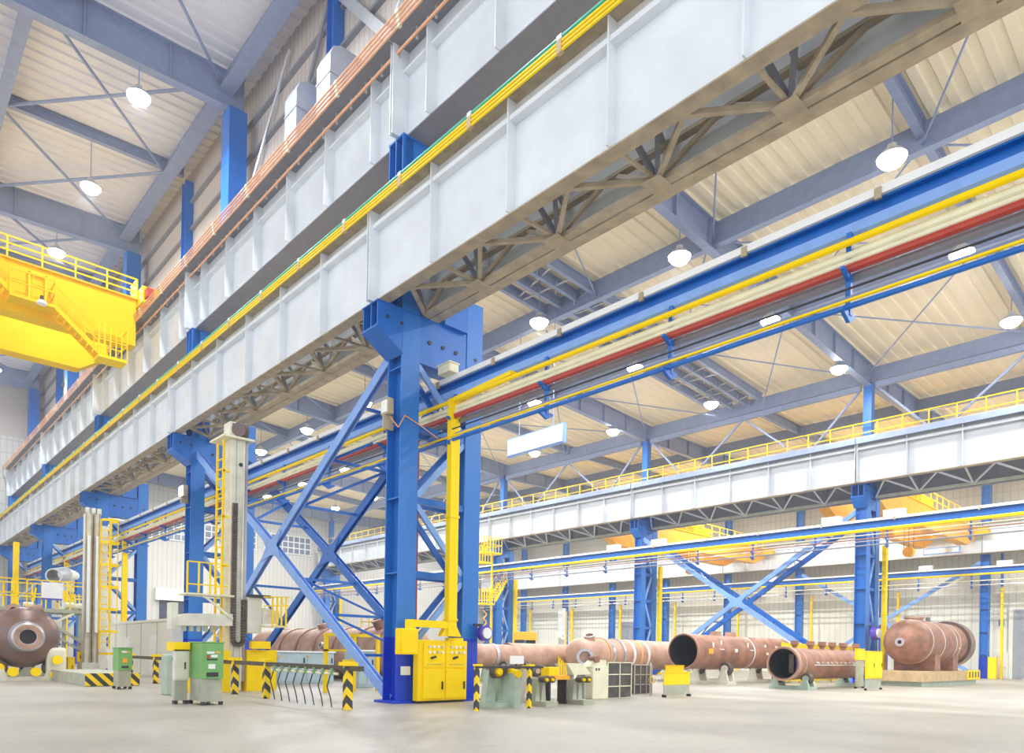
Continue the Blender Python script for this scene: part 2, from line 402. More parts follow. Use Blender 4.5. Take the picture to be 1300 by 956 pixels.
# ------------------------------------------------------------------ crane girders
def girder(name, label, grp, xw, z0, z1, ya, yb, side, bf, tf, offs, sx, material='girder', under='bounce_tan', ledge=None):
    t = thing(name, label, 'crane girder', (xw, ya, z0), grp)
    ya += 0.02; yb -= 0.02
    MB().box(xw - 0.015, xw + 0.015, ya, yb, z0 + 0.03, z1).build('web', material, t, smooth=False)
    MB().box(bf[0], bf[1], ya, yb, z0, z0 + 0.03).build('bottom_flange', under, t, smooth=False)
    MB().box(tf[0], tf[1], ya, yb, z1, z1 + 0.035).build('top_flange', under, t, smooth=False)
    for yo, ex in offs:
        y = min(max(ya + yo, ya + 0.03), yb - 0.03)
        x1 = xw + side * (sx + ex)
        MB().box(xw, x1, y - 0.015, y + 0.015, z0 + 0.03, z1).build('stiffener', material, t, smooth=False)
    if ledge:
        lz, lw, lh = ledge
        MB().box(xw, xw + side * lw, ya, yb, lz, lz + lh).build('ledge_angle', material, t, smooth=False)
    return t
offs = [(0, 0.05)] + [(2.5 * i, 0) for i in range(1, 6)] + [(15, 0.05)]
span_names = ['over the yellow control cabinet towards the open side', 'between the control cabinet column and the boring mill column', 'second span beyond the control cabinet column', 'third span beyond the control cabinet column', 'last span at the end wall']
for k in range(-1, 4):
    nm = span_names[k + 1]
    girder('crane_girder', 'lower crane girder with yellow conductors, ' + nm, 'lower crane girders of the high hall', 9.45, 8.6, 10.83, YC(k), YC(k + 1), -1, (9.3, 9.6), (9.12, 9.9), offs, 0.24, under='bounce_tan', ledge=(10.40, 0.2, 0.1))
    girder('crane_girder', 'grey girder behind the surge truss, ' + nm, 'crane girders of the wide hall', 11.0, 8.63, 10.8, YC(k), YC(k + 1), -1, (10.86, 11.14), (10.7, 11.2), offs, 0.12, under='bounce_tan')
    uo = [(0, 0.3)] + [(1.25 + 2.5 * i, 0.12) for i in range(6)] + [(15, 0.3)]
    girder('crane_girder', 'upper crane girder with copper rails, ' + nm, 'upper crane girders of the high hall', 10.25, 13.0, 15.3, YC(k), YC(k + 1), -1, (10.07, 11.22), (9.6, 11.2), uo, 0.2, under='darksteel', ledge=(14.70, 0.2, 0.05))
    # hangers for the single copper rail below the walkway
    # surge truss in the plane of the bottom flanges
    t = thing('surge_truss', 'tan lower surge truss, ' + nm, 'truss', (9.6, YC(k), 8.6), 'surge trusses between the twin girders')
    ya, yb = YC(k) + 0.33, YC(k + 1) - 0.33
    MB().box(10.62, 10.80, ya, yb, 8.62, 8.72).build('chord', 'bounce_tan', t, smooth=False)
    MB().bar((10.86, ya, 9.42), (10.86, yb, 9.42), 0.16, 0.07).build('upper_chord', 'bounce_tan', t, smooth=False)
    for i in range(0, 7):
        y = YC(k) + 2.5 * i
        nd = (10.66, min(max(y, ya), yb), 8.70)
        if 0 < i < 6: MB().box(10.42, 10.84, y - 0.2, y + 0.2, 8.60, 8.62).build('gusset', 'bounce_tan', t, smooth=False)
        for dy in (-1.25, 1.25):
            y2 = y + dy
            if y2 < ya or y2 > yb: continue
            MB().bar(nd, (9.60, y2, 8.66), 0.09, 0.09).build('diagonal', 'bounce_tan', t, smooth=False)
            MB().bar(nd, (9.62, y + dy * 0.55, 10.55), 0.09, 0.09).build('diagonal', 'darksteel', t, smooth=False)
            MB().bar(nd, (10.84, y + dy * 0.9, 9.4), 0.08, 0.08).build('diagonal', 'bounce_tan', t, smooth=False)
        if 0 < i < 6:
            MB().bar(nd, (9.60, y, 8.66), 0.06, 0.06).build('strut', 'bounce_tan', t, smooth=False)
            MB().bar((9.62, y, 10.5), (10.84, y, 9.45), 0.08, 0.08).build('strut', 'darksteel', t, smooth=False)

for k in range(-1, 4):
    nm = ['opposite the domed vessel towards the open side', 'between the two columns beside the long brown pipe', 'second span beyond the long brown pipe', 'third span beyond the long brown pipe', 'last span meeting the end wall'][k + 1]
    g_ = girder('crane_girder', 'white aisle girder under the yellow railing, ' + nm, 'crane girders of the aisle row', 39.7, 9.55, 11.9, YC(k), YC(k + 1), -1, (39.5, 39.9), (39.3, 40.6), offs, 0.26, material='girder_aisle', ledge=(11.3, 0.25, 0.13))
    MB().box(39.3, 39.34, YC(k) + 0.02, YC(k + 1) - 0.02, 11.6, 11.9).build('shade_band', 'slate', g_, smooth=False)  # grey strip standing in for the shadow above the ledge
    girder('crane_girder', 'dark shaded aisle girder behind its truss, ' + nm, 'shaded girders of the aisle row', 41.75, 8.95, 11.2, YC(k), YC(k + 1), -1, (41.6, 41.9), (41.5, 42.0), offs, 0.12, material='darksteel', under='darksteel')  # the shadow this girder stands in is put into its dark colour
    t = thing('surge_truss', 'galvanised surge truss of the aisle, ' + nm, 'truss', (39.9, YC(k), 9.0), 'surge trusses of the aisle row')
    ya, yb = YC(k) + 0.33, YC(k + 1) - 0.33
    MB().box(41.35, 41.55, ya, yb, 8.98, 9.12).build('chord', 'olive', t, smooth=False)
    for i in range(0, 7):
        y = YC(k) + 2.5 * i
        nd = (41.4, min(max(y, ya), yb), 9.05)
        for dy in (-1.25, 1.25):
            if ya < y + dy < yb: MB().bar(nd, (39.95, y + dy, 9.6), 0.08, 0.08).build('diagonal', 'galv', t, smooth=False)
        if 0 < i < 6: MB().bar(nd, (39.95, y, 9.6), 0.08, 0.08).build('strut', 'galv', t, smooth=False)
    # row along the side wall
    girder('crane_girder', 'white wall girder above the side rail, ' + nm, 'crane girders along the side wall', 64.5, 8.5, 10.8, YC(k), YC(k + 1), -1, (64.3, 65.2), (64.1, 65.2), offs, 0.12)

def railing(name, label, x, y0, y1, z, h=1.0, step=1.25, grp=None, material='yellow', r=0.03):
    t = thing(name, label, 'railing', (x, y0, z), grp)
    MB().tube((x, y0, z + h), (x, y1, z + h), r, 6).build('top_rail', material, t)
    MB().tube((x, y0, z + h * 0.5), (x, y1, z + h * 0.5), r * 0.8, 6).build('mid_rail', material, t)
    n = max(1, int(round((y1 - y0) / step)))
    for i in range(n + 1):
        y = y0 + (y1 - y0) * i / n
        MB().tube((x, y, z), (x, y, z + h), r, 6).build('post', material, t)
    return t
railing('guard_railing', 'long yellow guard railing on top of the white aisle girder', 40.5, 3.2, 75.0, 11.93, 1.1, 1.25, r=0.032)

# copper conductor rails of the upper girder and their clamps
for i, (x, z) in enumerate(((9.50, 15.56), (9.52, 15.46), (9.54, 15.36), (9.56, 15.26))):
    t = thing('conductor_rail', '%s of the four bundled copper conductor rails on the upper girder, counted from the top' % ORD[i], 'conductor rail', (x, 4, z), 'bundled copper conductor rails')
    MB().tube((x, 4, z), (x, 76, z), 0.026, 8).build('rail', 'copper', t)
    for q in range(24):
        y = 5.6 + q * 3.0
        MB().box(x - 0.03, x + 0.05, y - 0.05, y + 0.05, z - 0.035, z + 0.035).build('clamp', 'cream', t, smooth=False)
t = thing('conductor_rail', 'single copper conductor rail hanging below the bundled copper rails', 'conductor rail', (9.86, 4, 15.0))
MB().tube((9.86, 4, 15.08), (9.86, 76, 15.08), 0.035, 8).build('rail', 'copper', t)
for q in range(90):
    y = 5 + q * 0.78
    MB().bar((9.92, y, 15.0), (9.92, y, 15.3), 0.05, 0.05).build('hanger', 'galv', t, smooth=False)
MB().box(9.57, 9.60, 4, 76, 15.27, 15.34).build('edge_strip', 'white', t, smooth=False)
for i, (z, m_, nm) in enumerate(((10.72, 'yellow', 'bottom yellow conductor line'), (10.80, 'yellow', 'middle yellow conductor line'), (10.88, 'yellow', 'top yellow conductor line'), (10.96, 'green_line', 'green earth line above the yellow conductor lines'))):
    t = thing('conductor_line', nm + ' along the edge of the lower girder', 'conductor line', (9.08, 2, z), 'conductor lines of the lower girder')
    MB().tube((9.06, 2, z), (9.06, 76, z), 0.026, 8).build('line', m_, t)
    for q in range(30):
        y = 3.7 + q * 2.5
        MB().box(9.03, 9.11, y - 0.06, y + 0.06, z - 0.04, z + 0.04).build('clamp', 'wood' if m_ == 'yellow' else 'white', t, smooth=False)
# wooden packing pieces on the lower walkway
j = 0
for y, l, h in ((4.9, 0.35, 0.22), (6.6, 0.95, 0.30), (7.6, 1.0, 0.34), (9.0, 1.1, 0.34), (10.4, 0.5, 0.3), (12.9, 0.4, 0.3), (17.5, 0.45, 0.3), (19.4, 0.5, 0.3), (22.5, 0.5, 0.32), (25.4, 0.5, 0.32)):
    tag(MB().box(9.35, 9.75, y, y + l, 10.87, 10.87 + 0.12 + h).build('wooden_crate', 'wood', None, smooth=False), 'tan wooden packing crate behind the yellow conductor lines, %s along the walkway' % ORD[j], 'crate', 'wooden crates on the lower walkway')
    j += 1

# ------------------------------------------------------------------ service racks (blue beam, white cover, pipes)
def rack(X, z, names, y0, y1, pipes, hz, hstep, hy0, sc=1.0, cover='white'):
    t = thing('service_beam', names[0], 'beam', (X, y0, z))
    MB().box(X + 0.16, X + 0.19, y0, y1, z - 0.52, z - 0.13).build('web', 'blue', t, smooth=False)
    MB().box(X + 0.04, X + 0.28, y0, y1, z - 0.16, z - 0.13).build('top_flange', 'blue', t, smooth=False)
    lip = MB().box(X + 0.04, X + 0.26, y0, y1, z - 0.52, z - 0.49); lip.box(X + 0.04, X + 0.06, y0, y1, z - 0.49, z - 0.36); lip.build('bottom_flange', 'brace_blue' if sc == 1 else 'blue', t, smooth=False)
    cv = MB().box(X - 0.02, X + 0.22, y0, y1, z - 0.13, z).build('cover_strip', cover, t, smooth=False)
    q = y0 + 1.4
    while q < y1:
        MB().box(X - 0.05, X + 0.0, q - 0.05, q + 0.05, z - 0.2, z - 0.03).build('clip', 'bounce_tan', cv, smooth=False)
        q += 2.2 if sc == 1 else 3.75
    for i, (px, pz, r, m_, lb) in enumerate(pipes):
        tag(MB().tube((px, y0, pz), (px, y1, pz), r, 10).build('service_pipe', m_, None), lb, 'pipe', names[1])
    yy = hy0; i = 0
    while yy < y1:
        tt = thing('pipe_hanger', names[2] + ', %s in the run' % (ORD[i] if i < 12 else ORD[i - 12] + ' beyond the twelfth'), 'hanger', (X + 0.05, yy, hz), names[3])
        MB().box(X + 0.02, X + 0.10, yy - 0.04, yy + 0.04, hz, z - 0.5).build('drop_bar', 'blue', tt, smooth=False)
        for zz in (z - 1.12, hz + 0.05):
            MB().poly([(X - 0.22, yy - 0.03, zz), (X + 0.25, yy - 0.03, zz), (X + 0.25, yy - 0.03, zz - 0.05), (X + 0.05, yy - 0.03, zz - 0.16), (X - 0.22, yy - 0.03, zz - 0.04)], (0, 1, 0), 0.06).build('arm', 'blue', tt, smooth=False)
        yy += hstep; i += 1
rack(11.32, 7.2, ['long blue service beam with white cover strip passing the control cabinet column', 'pipes under the blue service beam of the wide hall', 'blue pipe hanger below the white topped service beam', 'pipe hangers of the wide hall'],
     0.5, 76, [
     (11.27, 6.50, 0.055, 'yellow', 'yellow pipe directly below the blue service beam'),
     (11.42, 6.43, 0.03, 'cream', 'thin cream pipe just behind the yellow pipe'),
     (11.34, 6.33, 0.055, 'cream', 'cream pipe between the yellow and the red pipe'),
     (11.30, 6.20, 0.045, 'cream', 'olive cream pipe lying on the red pipe'),
     (11.30, 6.10, 0.065, 'red', 'dark red pipe below the cream pipes'),
     (11.48, 6.03, 0.07, 'darksteel', 'dark tube hidden behind the red pipe'),  # dark tube filling the dark band below the red pipe
     (11.22, 5.75, 0.018, 'black', 'thin black cable above the blue pipe'),
     (11.33, 5.66, 0.03, 'slate', 'slate grey cable pipe beside the thin black cable'),
     (11.20, 5.56, 0.025, 'yellow', 'thin yellow gas pipe on the hanger ends'),
     (11.24, 5.48, 0.045, 'blue', 'blue pipe lowest of the hanging run')], 5.4, 3.3, 4.54)
rack(39.2, 7.46, ['long blue service beam with white cover along the aisle columns', 'pipes under the aisle service beam', 'blue pipe hanger below the aisle service beam', 'pipe hangers of the aisle row'],
     0.5, 76, [
     (39.1, 6.84, 0.09, 'yellow', 'thick yellow pipe below the aisle service beam'),
     (39.2, 6.62, 0.03, 'cream', 'thin cream pipe under the thick yellow aisle pipe'),
     (39.1, 6.40, 0.035, 'rust', 'thin brown pipe, upper one hanging along the aisle'),
     (39.15, 6.28, 0.03, 'steel_bright', 'thin steel pipe between the two brown aisle pipes'),
     (39.1, 6.05, 0.04, 'darksteel', 'dark pipe lowest of the aisle run')], 5.95, 3.75, 6.0, 2)
rack(63.8, 7.4, ['blue service beam with white cover along the side wall', 'pipes under the side wall service beam', 'blue pipe hanger near the side wall', 'pipe hangers along the side wall'],
     10, 76, [
     (63.7, 6.80, 0.08, 'yellow', 'yellow pipe below the side wall service beam'),
     (63.75, 6.3, 0.04, 'cream', 'cream pipe hanging along the side wall'),
     (63.7, 5.95, 0.04, 'steel_bright', 'steel pipe lowest along the side wall')], 5.8, 3.75, 12.0, 2)
# little junction boxes sitting on the beams
for i, (x, y, z, lb) in enumerate(((11.1, 14.55, 7.2, 'cream junction box on the service beam beside the control cabinet column'), (39.2, 13.2, 7.46, 'white junction box on the aisle beam beyond the domed vessel'),
                        (39.2, 16.4, 7.46, 'white junction box on the aisle beam beside the laced column'), (39.2, 27.8, 7.46, 'white junction box on the aisle beam before the second column'),
                        (39.2, 31.6, 7.46, 'white junction box on the aisle beam past the second column'), (63.8, 13.6, 7.4, 'white junction box on the wall beam near the grey door'), (63.8, 19.0, 7.4, 'white junction box on the wall beam above the domed vessel'),
                        (63.8, 32.2, 7.4, 'white junction box on the wall beam above the long brown pipe'), (63.8, 47, 7.4, 'white junction box on the wall beam above the plain open pipe'))):
    b = thing('junction_box', lb, 'box', (x, y, z), 'junction boxes on the service beams')
    w, l, h = (0.3, 0.5, 0.22) if i == 0 else (0.4, 1.0, 0.32)
    MB().box(x - 0.05, x - 0.05 + w, y - l / 2, y + l / 2, z, z + h).build('case', 'cream' if i == 0 else 'white', b, smooth=False, bevel=0.02)
    MB().box(x - 0.07, x - 0.03 + w, y - l / 2 - 0.02, y + l / 2 + 0.02, z + h, z + h + 0.03).build('lid', 'cream' if i == 0 else 'white', b, smooth=False)

# ------------------------------------------------------------------ cross bracing
def xbrace(label, xa, xb, y0, y1, ztop, znode, mat_a='brace_blue', mat_b='blue', w=0.28, lat=True):
    ym = (y0 + y1) / 2
    t = thing('cross_brace', label, 'brace', (xa, ym, FL), 'cross braces between columns')
    for x, m_ in ((xa, mat_a), (xb, mat_b)):
        if x is None: continue
        for (yy, zz) in ((y0, ztop), (y1, ztop), (y0 + 0.0, FL + 0.05), (y1 - 0.0, FL + 0.05)):
            MB().ibeam((x, yy, zz), (x, ym, znode), w, 0.16, 0.025, up=(1, 0, 0)).build('diagonal', m_, t, smooth=False)
        MB().poly([(x - 0.11, ym - 0.75, znode + 0.45), (x - 0.11, ym, znode + 0.22), (x - 0.11, ym + 0.75, znode + 0.45), (x - 0.11, ym + 0.4, znode), (x - 0.11, ym + 0.75, znode - 0.45), (x - 0.11, ym, znode - 0.3), (x - 0.11, ym - 0.75, znode - 0.45), (x - 0.11, ym - 0.4, znode)], (1, 0, 0), 0.03).build('gusset', m_, t, smooth=False)
    if lat and xb is not None:
        pts = []
        for (yy, zz) in ((y0, ztop), (y1, ztop), (y0, FL), (y1, FL)):
            for f in (0.25, 0.5, 0.75):
                pts.append((ym + (yy - ym) * f, znode + (zz - znode) * f))
        for i, (yy, zz) in enumerate(pts):
            MB().bar((xa + 0.1, yy, zz), (xb - 0.1, yy, zz), 0.08, 0.08).build('tie', 'blue', t, smooth=False)
            if i % 3 < 2:
                q = pts[i + 1]; MB().bar((xa + 0.1, yy, zz), (xb - 0.1, q[0], q[1]), 0.07, 0.07).build('tie', 'blue', t, smooth=False)
    return t
xbrace('big pale blue cross brace between the control cabinet column and the boring mill', 10.28, 12.38, 15.5, 29.9, 7.9, 3.45)
xbrace('big blue cross brace above the long brown open pipe', 40.5, 41.9, 15.5, 29.9, 8.2, 3.5)
xbrace('blue cross brace at the side wall behind the laced column', 65.3, None, 15.5, 29.9, 7.9, 3.4, lat=False)

# ------------------------------------------------------------------ roof steel
def roofbeam(name, label, y, x0, zt0, x1, zt1, dep, w=0.34, grp=None, stiff=0, material='slate', z1d=None):
    t = thing(name, label, 'roof beam', ((x0 + x1) / 2, y, min(zt0, zt1) - dep), grp)
    d1 = dep if z1d is None else z1d
    MB().poly([(x0, y - 0.02, zt0), (x1, y - 0.02, zt1), (x1, y - 0.02, zt1 - d1), (x0, y - 0.02, zt0 - dep)], (0, 1, 0), 0.04).build('web', material, t, smooth=False)
    MB().bar((x0, y, zt0 - dep), (x1, y, zt1 - d1), w, 0.04).build('bottom_flange', material, t, smooth=False)
    MB().bar((x0, y, zt0), (x1, y, zt1), w, 0.04).build('top_flange', material, t, smooth=False)
    for i in range(stiff):
        f = (i + 1) / (stiff + 1); x = x0 + (x1 - x0) * f; zt = zt0 + (zt1 - zt0) * f; dd = dep + (d1 - dep) * f
        MB().box(x - 0.02, x + 0.02, y - w / 2 + 0.01, y + w / 2 - 0.01, zt - dd, zt).build('stiffener', material, t, smooth=False)
    return t
for k in range(-1, 5):
    y = YC(k)
    if k >= 0:
        roofbeam('roof_beam', 'deep slate blue roof beam of the high hall, %s one' % ORD[k], y, -9, zdeck_high(-9) - 0.03, 12.0, zdeck_high(12) - 0.03, 1.45, 0.42, 'main roof beams of the high hall', 6)
    roofbeam('roof_beam', 'deep slate blue roof beam across the wide hall, %s one' % ORD[k + 1], y, 12.6, zroof(12.6) - 0.03, 40.9, zroof(40.89) - 0.03, 1.15, 0.36, 'main roof beams of the wide hall', 11)
    roofbeam('roof_beam', 'slate blue roof beam across the side aisle, %s one' % ORD[k + 1], y, 41.0, 16.3, XW - 0.1, 16.45, 1.1, 0.34, 'main roof beams of the side aisle', 9)
for k in range(-1, 4):
    y = YC(k) + 7.5
    roofbeam('roof_purlin_beam', 'shallow slate beam between two deep beams of the high hall, %s one' % ORD[k + 1], y, -9, zdeck_high(-9) - 0.02, 12.0, zdeck_high(12) - 0.02, 0.42, 0.24, 'shallow roof beams of the high hall', 0)
    if k == 0:
        for j, dy in enumerate((-1.35, -0.35, 0.65, 1.65)):
            t = roofbeam('roof_purlin_beam', 'grey channel beam of the four beam expansion frame, %s of the four' % ORD[j], y + dy, 12.6, zroof(12.6) - 0.15, 40.7, zroof(40.7) - 0.15, 0.45, 0.2, 'four beam expansion frame in the roof', 0, 'slate')
        e = thing('frame_tie', 'light cross ties inside the four beam roof expansion frame', 'brace', (26, y, 16.6))
        for i in range(22):
            x = 13.3 + i * 1.25; z = zroof(x) - 0.5
            MB().bar((x, y - 1.3, z), (x + (0.8 if i % 2 else -0.2), y + 1.6, z), 0.06, 0.06).build('tie', 'galv', e, smooth=False)
            MB().bar((x, y - 0.35, z - 0.35), (x, y - 0.35, z + 0.2), 0.05, 0.05).build('hanger', 'galv', e, smooth=False)
    else:
        roofbeam('roof_purlin_beam', 'shallow slate beam between two deep beams of the wide hall, %s one' % ORD[k + 1], y, 12.6, zroof(12.6) - 0.02, 40.9, zroof(40.8) - 0.02, 0.5, 0.26, 'shallow roof beams of the wide hall', 0)
    roofbeam('roof_purlin_beam', 'shallow slate beam of the side aisle roof, %s one' % ORD[k + 1], y, 41, 16.32, XW - 0.1, 16.46, 0.5, 0.26, 'shallow roof beams of the side aisle', 0)
def longbeam(label, x, zt, dep, w=0.3, y0=-5, y1=76, grp='long roof beams running the length of the halls'):
    t = thing('long_beam', label, 'roof beam', (x, y0, zt - dep), grp)
    MB().box(x - 0.02, x + 0.02, y0, y1, zt - dep, zt).build('web', 'slate', t, smooth=False)
    MB().box(x - w / 2, x + w / 2, y0, y1, zt - dep - 0.02, zt - dep + 0.02).build('bottom_flange', 'slate', t, smooth=False)
    return t
longbeam('long slate roof beam above the aisle columns', 41.1, 16.2, 0.8)
longbeam('long slate roof beam over the wide hall above the white covered service beam', 24.8, zroof(24.8) - 0.02, 0.95)
longbeam('long slate roof beam over the wide hall showing under the red pipe', 31.6, zroof(31.6) - 0.02, 0.95)
longbeam('long slate roof beam over the side aisle, closer to the columns', 48.6, 16.35, 0.8)
longbeam('long slate roof beam over the side aisle, closer to the wall', 57.5, 16.4, 0.8)
longbeam('long slate roof beam high in the tall hall above the yellow crane', 4.4, zdeck_high(4.4) - 0.02, 0.75, 0.45)
longbeam('slate eaves beam along the top of the high wall', 11.2, zdeck_high(11.2) - 0.02, 0.85, 0.6)
# thin roof bracing
def rod(label, p, q, r=0.035, m_='slate', grp='thin roof bracing rods'):
    return tag(MB().tube(p, q, r, 6).build('bracing_rod', m_, None), label, 'brace', grp)
rn = 0
for k in range(-1, 4):
    for (xa, xb) in ((13, 24.8), (24.8, 31.6), (31.6, 40.6)):
        for h_ in (0, 1):
            ya, yb = (YC(k), YC(k) + 7.5) if h_ == 0 else (YC(k) + 7.5, YC(k) + 15)
            if (k == 0): ya, yb = (ya + 0.2, yb - 1.5) if h_ == 0 else (ya + 1.8, yb - 0.2)
            z1_, z2_ = zroof(xa) - 0.75, zroof(xb) - 0.75
            if k in (-1, 0, 1, 2):
                rod('thin diagonal roof rod of the wide hall, %s and %s bay quarter' % (ORD[k + 1], ORD[int(xa) // 12 + h_ * 3]), (xa, ya, z1_), (xb, yb, z2_))
                if xa > 20: rod('thin opposite diagonal roof rod of the wide hall, %s bay, %s panel' % (ORD[k + 1], ORD[int(xa) // 12 + h_ * 3]), (xb, ya, z2_), (xa, yb, z1_))
for k in range(0, 4):
    for h_ in (0, 1):
        ya, yb = YC(k) + 7.5 * h_, YC(k) + 7.5 * (h_ + 1)
        z1_ = zdeck_high(4.4) - 0.6; z2_ = zdeck_high(11) - 0.6
        rod('thin diagonal rod under the high hall roof, bay %s, %s half' % (ORD[k], ORD[h_]), (4.4, ya, z1_), (11.1, yb, z2_), 0.07)
        rod('thin crossing rod under the high hall roof, bay %s, %s half' % (ORD[k], ORD[h_]), (11.1, ya, z2_), (4.4, yb, z1_), 0.07)
# wall bracing of the high hall
for p, q, r_, lb in (((12.3, 22.7, 23.3), (12.3, 18.4, 18.6), 0.16, 'pale steel diagonal strut on the high wall next to the slim post'),
                 ((12.25, 26.4, 23.5), (12.25, 30.4, 19.2), 0.06, 'thin steel rod on the high wall beside the blue shaft'),
                 ((12.25, 23.3, 23.3), (12.25, 26.2, 19.0), 0.09, 'dark steel diagonal behind the square air ducts'),
                 ((12.25, 15.8, 23.3), (12.25, 22.3, 16.6), 0.06, 'thin steel rod crossing the pale diagonal strut'),
                 ((12.25, 59.6, 22), (12.25, 53.2, 16.6), 0.06, 'thin steel rod on the high wall beyond the yellow crane'),
                 ((12.25, 53.0, 22), (12.25, 59.2, 16.6), 0.06, 'thin steel rod crossing beyond the yellow crane')):
    if r_ > 0.1: tag(MB().ibeam(p, q, 0.35, 0.3, 0.04, up=(1, 0, 0)).build('wall_strut', 'galv', None, smooth=False), lb, 'brace', 'wall bracing of the high hall')
    else: rod(lb, p, q, r_, 'galv' if r_ < 0.08 else 'darksteel', 'wall bracing of the high hall')
for i, z in enumerate((18.0, 19.6, 21.2, 22.6)):
    tag(MB().box(12.25, 12.42, 0, 76, z - 0.06, z + 0.06).build('wall_girt', 'darksteel', None, smooth=False), 'dark horizontal girt on the high wall, %s from below' % ORD[i], 'girt', 'girts of the high wall')
# grey bracing above the aisle girder
for k in range(-1, 3):
    t = thing('crane_row_brace', 'grey zigzag bracing between aisle railing and roof, %s bay' % ORD[k + 1], 'brace', (41.0, YC(k) + 7.5, 12), 'zigzag bracing above the aisle girders')
    for (ya, yb) in ((0.4, 3.4), (7.5, 3.8), (7.5, 11.3), (14.6, 11.7)):
        MB().bar((41.0, YC(k) + ya, 15.1), (41.0, YC(k) + yb, 12.0), 0.11, 0.11).build('diagonal', 'slate', t, smooth=False)
    MB().bar((41.0, YC(k) + 0.4, 15.15), (41.0, YC(k) + 14.6, 15.15), 0.2, 0.3).build('tie_beam', 'slate', t, smooth=False)

# ------------------------------------------------------------------ lamps
def lamp(label, x, y, z, ztop, power, grp, tilt=0):
    t = thing('high_bay_lamp', label, 'lamp', (x, y, z), grp)
    MB().tube((x, y, z + 0.35), (x, y, ztop), 0.02, 6).build('drop_rod', 'slate', t)
    MB().lathe([(0.42, 0.05), (0.4, 0.13), (0.26, 0.16), (0.16, 0.32), (0.04, 0.42), (0.0, 0.43)], (x, y, z), (0, 0, 1), 16).build('reflector', 'galv', t)
    MB().lathe([(0.03, 0.42), (-0.06, 0.40), (-0.18, 0.31), (-0.27, 0.16), (-0.30, 0.0)], (x, y, z), (0, 0, 1), 16).build('lens', 'lamp_glow', t)
    l = bpy.data.lights.new('lamp_light', 'AREA'); l.shape = 'DISK'; l.size = 0.8; l.energy = power; l.color = (0.93, 0.97, 1.0)
    lo = bpy.data.objects.new('lamp_light', l); COL.objects.link(lo); lo.parent = t; lo.location = (0, 0, -0.33)
LP = 800
rows = (('over the service beam', 22.8), ('down the middle of the wide hall', 30.0), ('along the aisle columns', 37.5))
for nm, x in rows:
    for i in range(-1, 9):
        y = 7.9 + 7.5 * i
        lamp('bright high bay lamp %s, %s from the open side' % (nm, ORD[i + 1]), x, y, 15.2, zroof(x) - 0.1, LP * (0.5 if x > 37 else 0.85), 'high bay lamps ' + nm)
for i in range(0, 8):
    lamp('bright high bay lamp of the high hall, %s from the open side' % ORD[i], 7.9, 15.2 + 7.5 * i, 21.4, zdeck_high(7.9) - 0.1, LP * 1.1, 'high bay lamps of the high hall')
for i in range(-1, 9, 1):
    lamp('bright high bay lamp over the side aisle, %s from the open side' % ORD[i + 1], 53.0, 7.9 + 7.5 * i, 14.6, 16.3, LP * 1.9, 'high bay lamps over the side aisle')

# ------------------------------------------------------------------ hanging signs
def sign(label, u0, u1, v0, v1, X, rod_to):
    a = at(u0, (v0 + v1) / 2, X=X); b = at(u1, (v0 + v1) / 2, X=X)
    zt = at(u1, v0, X=X).z; zb = at(u0, v1, X=X).z
    y0, y1 = min(a.y, b.y), max(a.y, b.y)
    t = thing('hanging_sign', label, 'sign', (X, (y0 + y1) / 2, zb))
    MB().box(X, X + 0.16, y0, y1, zb, zt).build('frame', 'brace_blue', t, smooth=False)
    MB().box(X - 0.02, X, y0 + 0.1, y1 - 0.06, zb + 0.07, zt - 0.07).build('face_panel', 'white', t, smooth=False)
    for y in (y0 + 0.8, y1 - 0.8):
        if rod_to: MB().tube((X + 0.08, y, zt), (X + 0.08, y, rod_to), 0.02, 6).build('hanging_rod', 'slate', t)
sign('large blank white sign with blue frame hanging by rods in the wide hall', 644, 716, 536, 581, 24.5, 16.6)
sign('small blank white banner hanging below the orange aisle crane', 1172, 1219, 693, 705, 61.0, None)

# ------------------------------------------------------------------ yellow crane of the high hall
def stair(t, p, q, w, n, material, axis='x', rail=0.9):
    """stair between p (top) and q (bottom) running along x, width w in y"""
    p, q = Vector(p), Vector(q)
    for yy in (0, w):
        MB().bar(p + Vector((0, yy, 0)), q + Vector((0, yy, 0)), 0.05, 0.2).build('stringer', material, t, smooth=False)
        MB().bar(p + Vector((0, yy, rail)), q + Vector((0, yy, rail)), 0.04, 0.04).build('handrail', material, t, smooth=False)
        MB().bar(p + Vector((0, yy, rail * 0.5)), q + Vector((0, yy, rail * 0.5)), 0.03, 0.03).build('handrail', material, t, smooth=False)
        for f in (0.05, 0.35, 0.65, 0.95):
            c = p.lerp(q, f) + Vector((0, yy, 0)); MB().bar(c, c + Vector((0, 0, rail)), 0.04, 0.04).build('baluster', material, t, smooth=False)
    for i in range(n):
        c = p.lerp(q, (i + 0.5) / n); MB().box(c.x - 0.12, c.x + 0.12, c.y, c.y + w, c.z - 0.02, c.z + 0.02).build('tread', material, t, smooth=False)
def cage(t, x0, x1, y0, y1, z, h, material, nx=4, plate=0.12):
    MB().box(x0, x1, y0, y1, z - plate, z).build('platform', material, t, smooth=False)
    for zz in (z + h, z + h * 0.5):
        MB().bar((x0, y0, zz), (x1, y0, zz), 0.04, 0.04).build('rail', material, t, smooth=False)
        MB().bar((x0, y1, zz), (x1, y1, zz), 0.04, 0.04).build('rail', material, t, smooth=False)
        MB().bar((x1, y0, zz), (x1, y1, zz), 0.04, 0.04).build('rail', material, t, smooth=False)
    for i in range(nx + 1):
        x = x0 + (x1 - x0) * i / nx
        MB().bar((x, y0, z), (x, y0, z + h), 0.04, 0.04).build('post', material, t, smooth=False)
        MB().bar((x, y1, z), (x, y1, z + h), 0.04, 0.04).build('post', material, t, smooth=False)
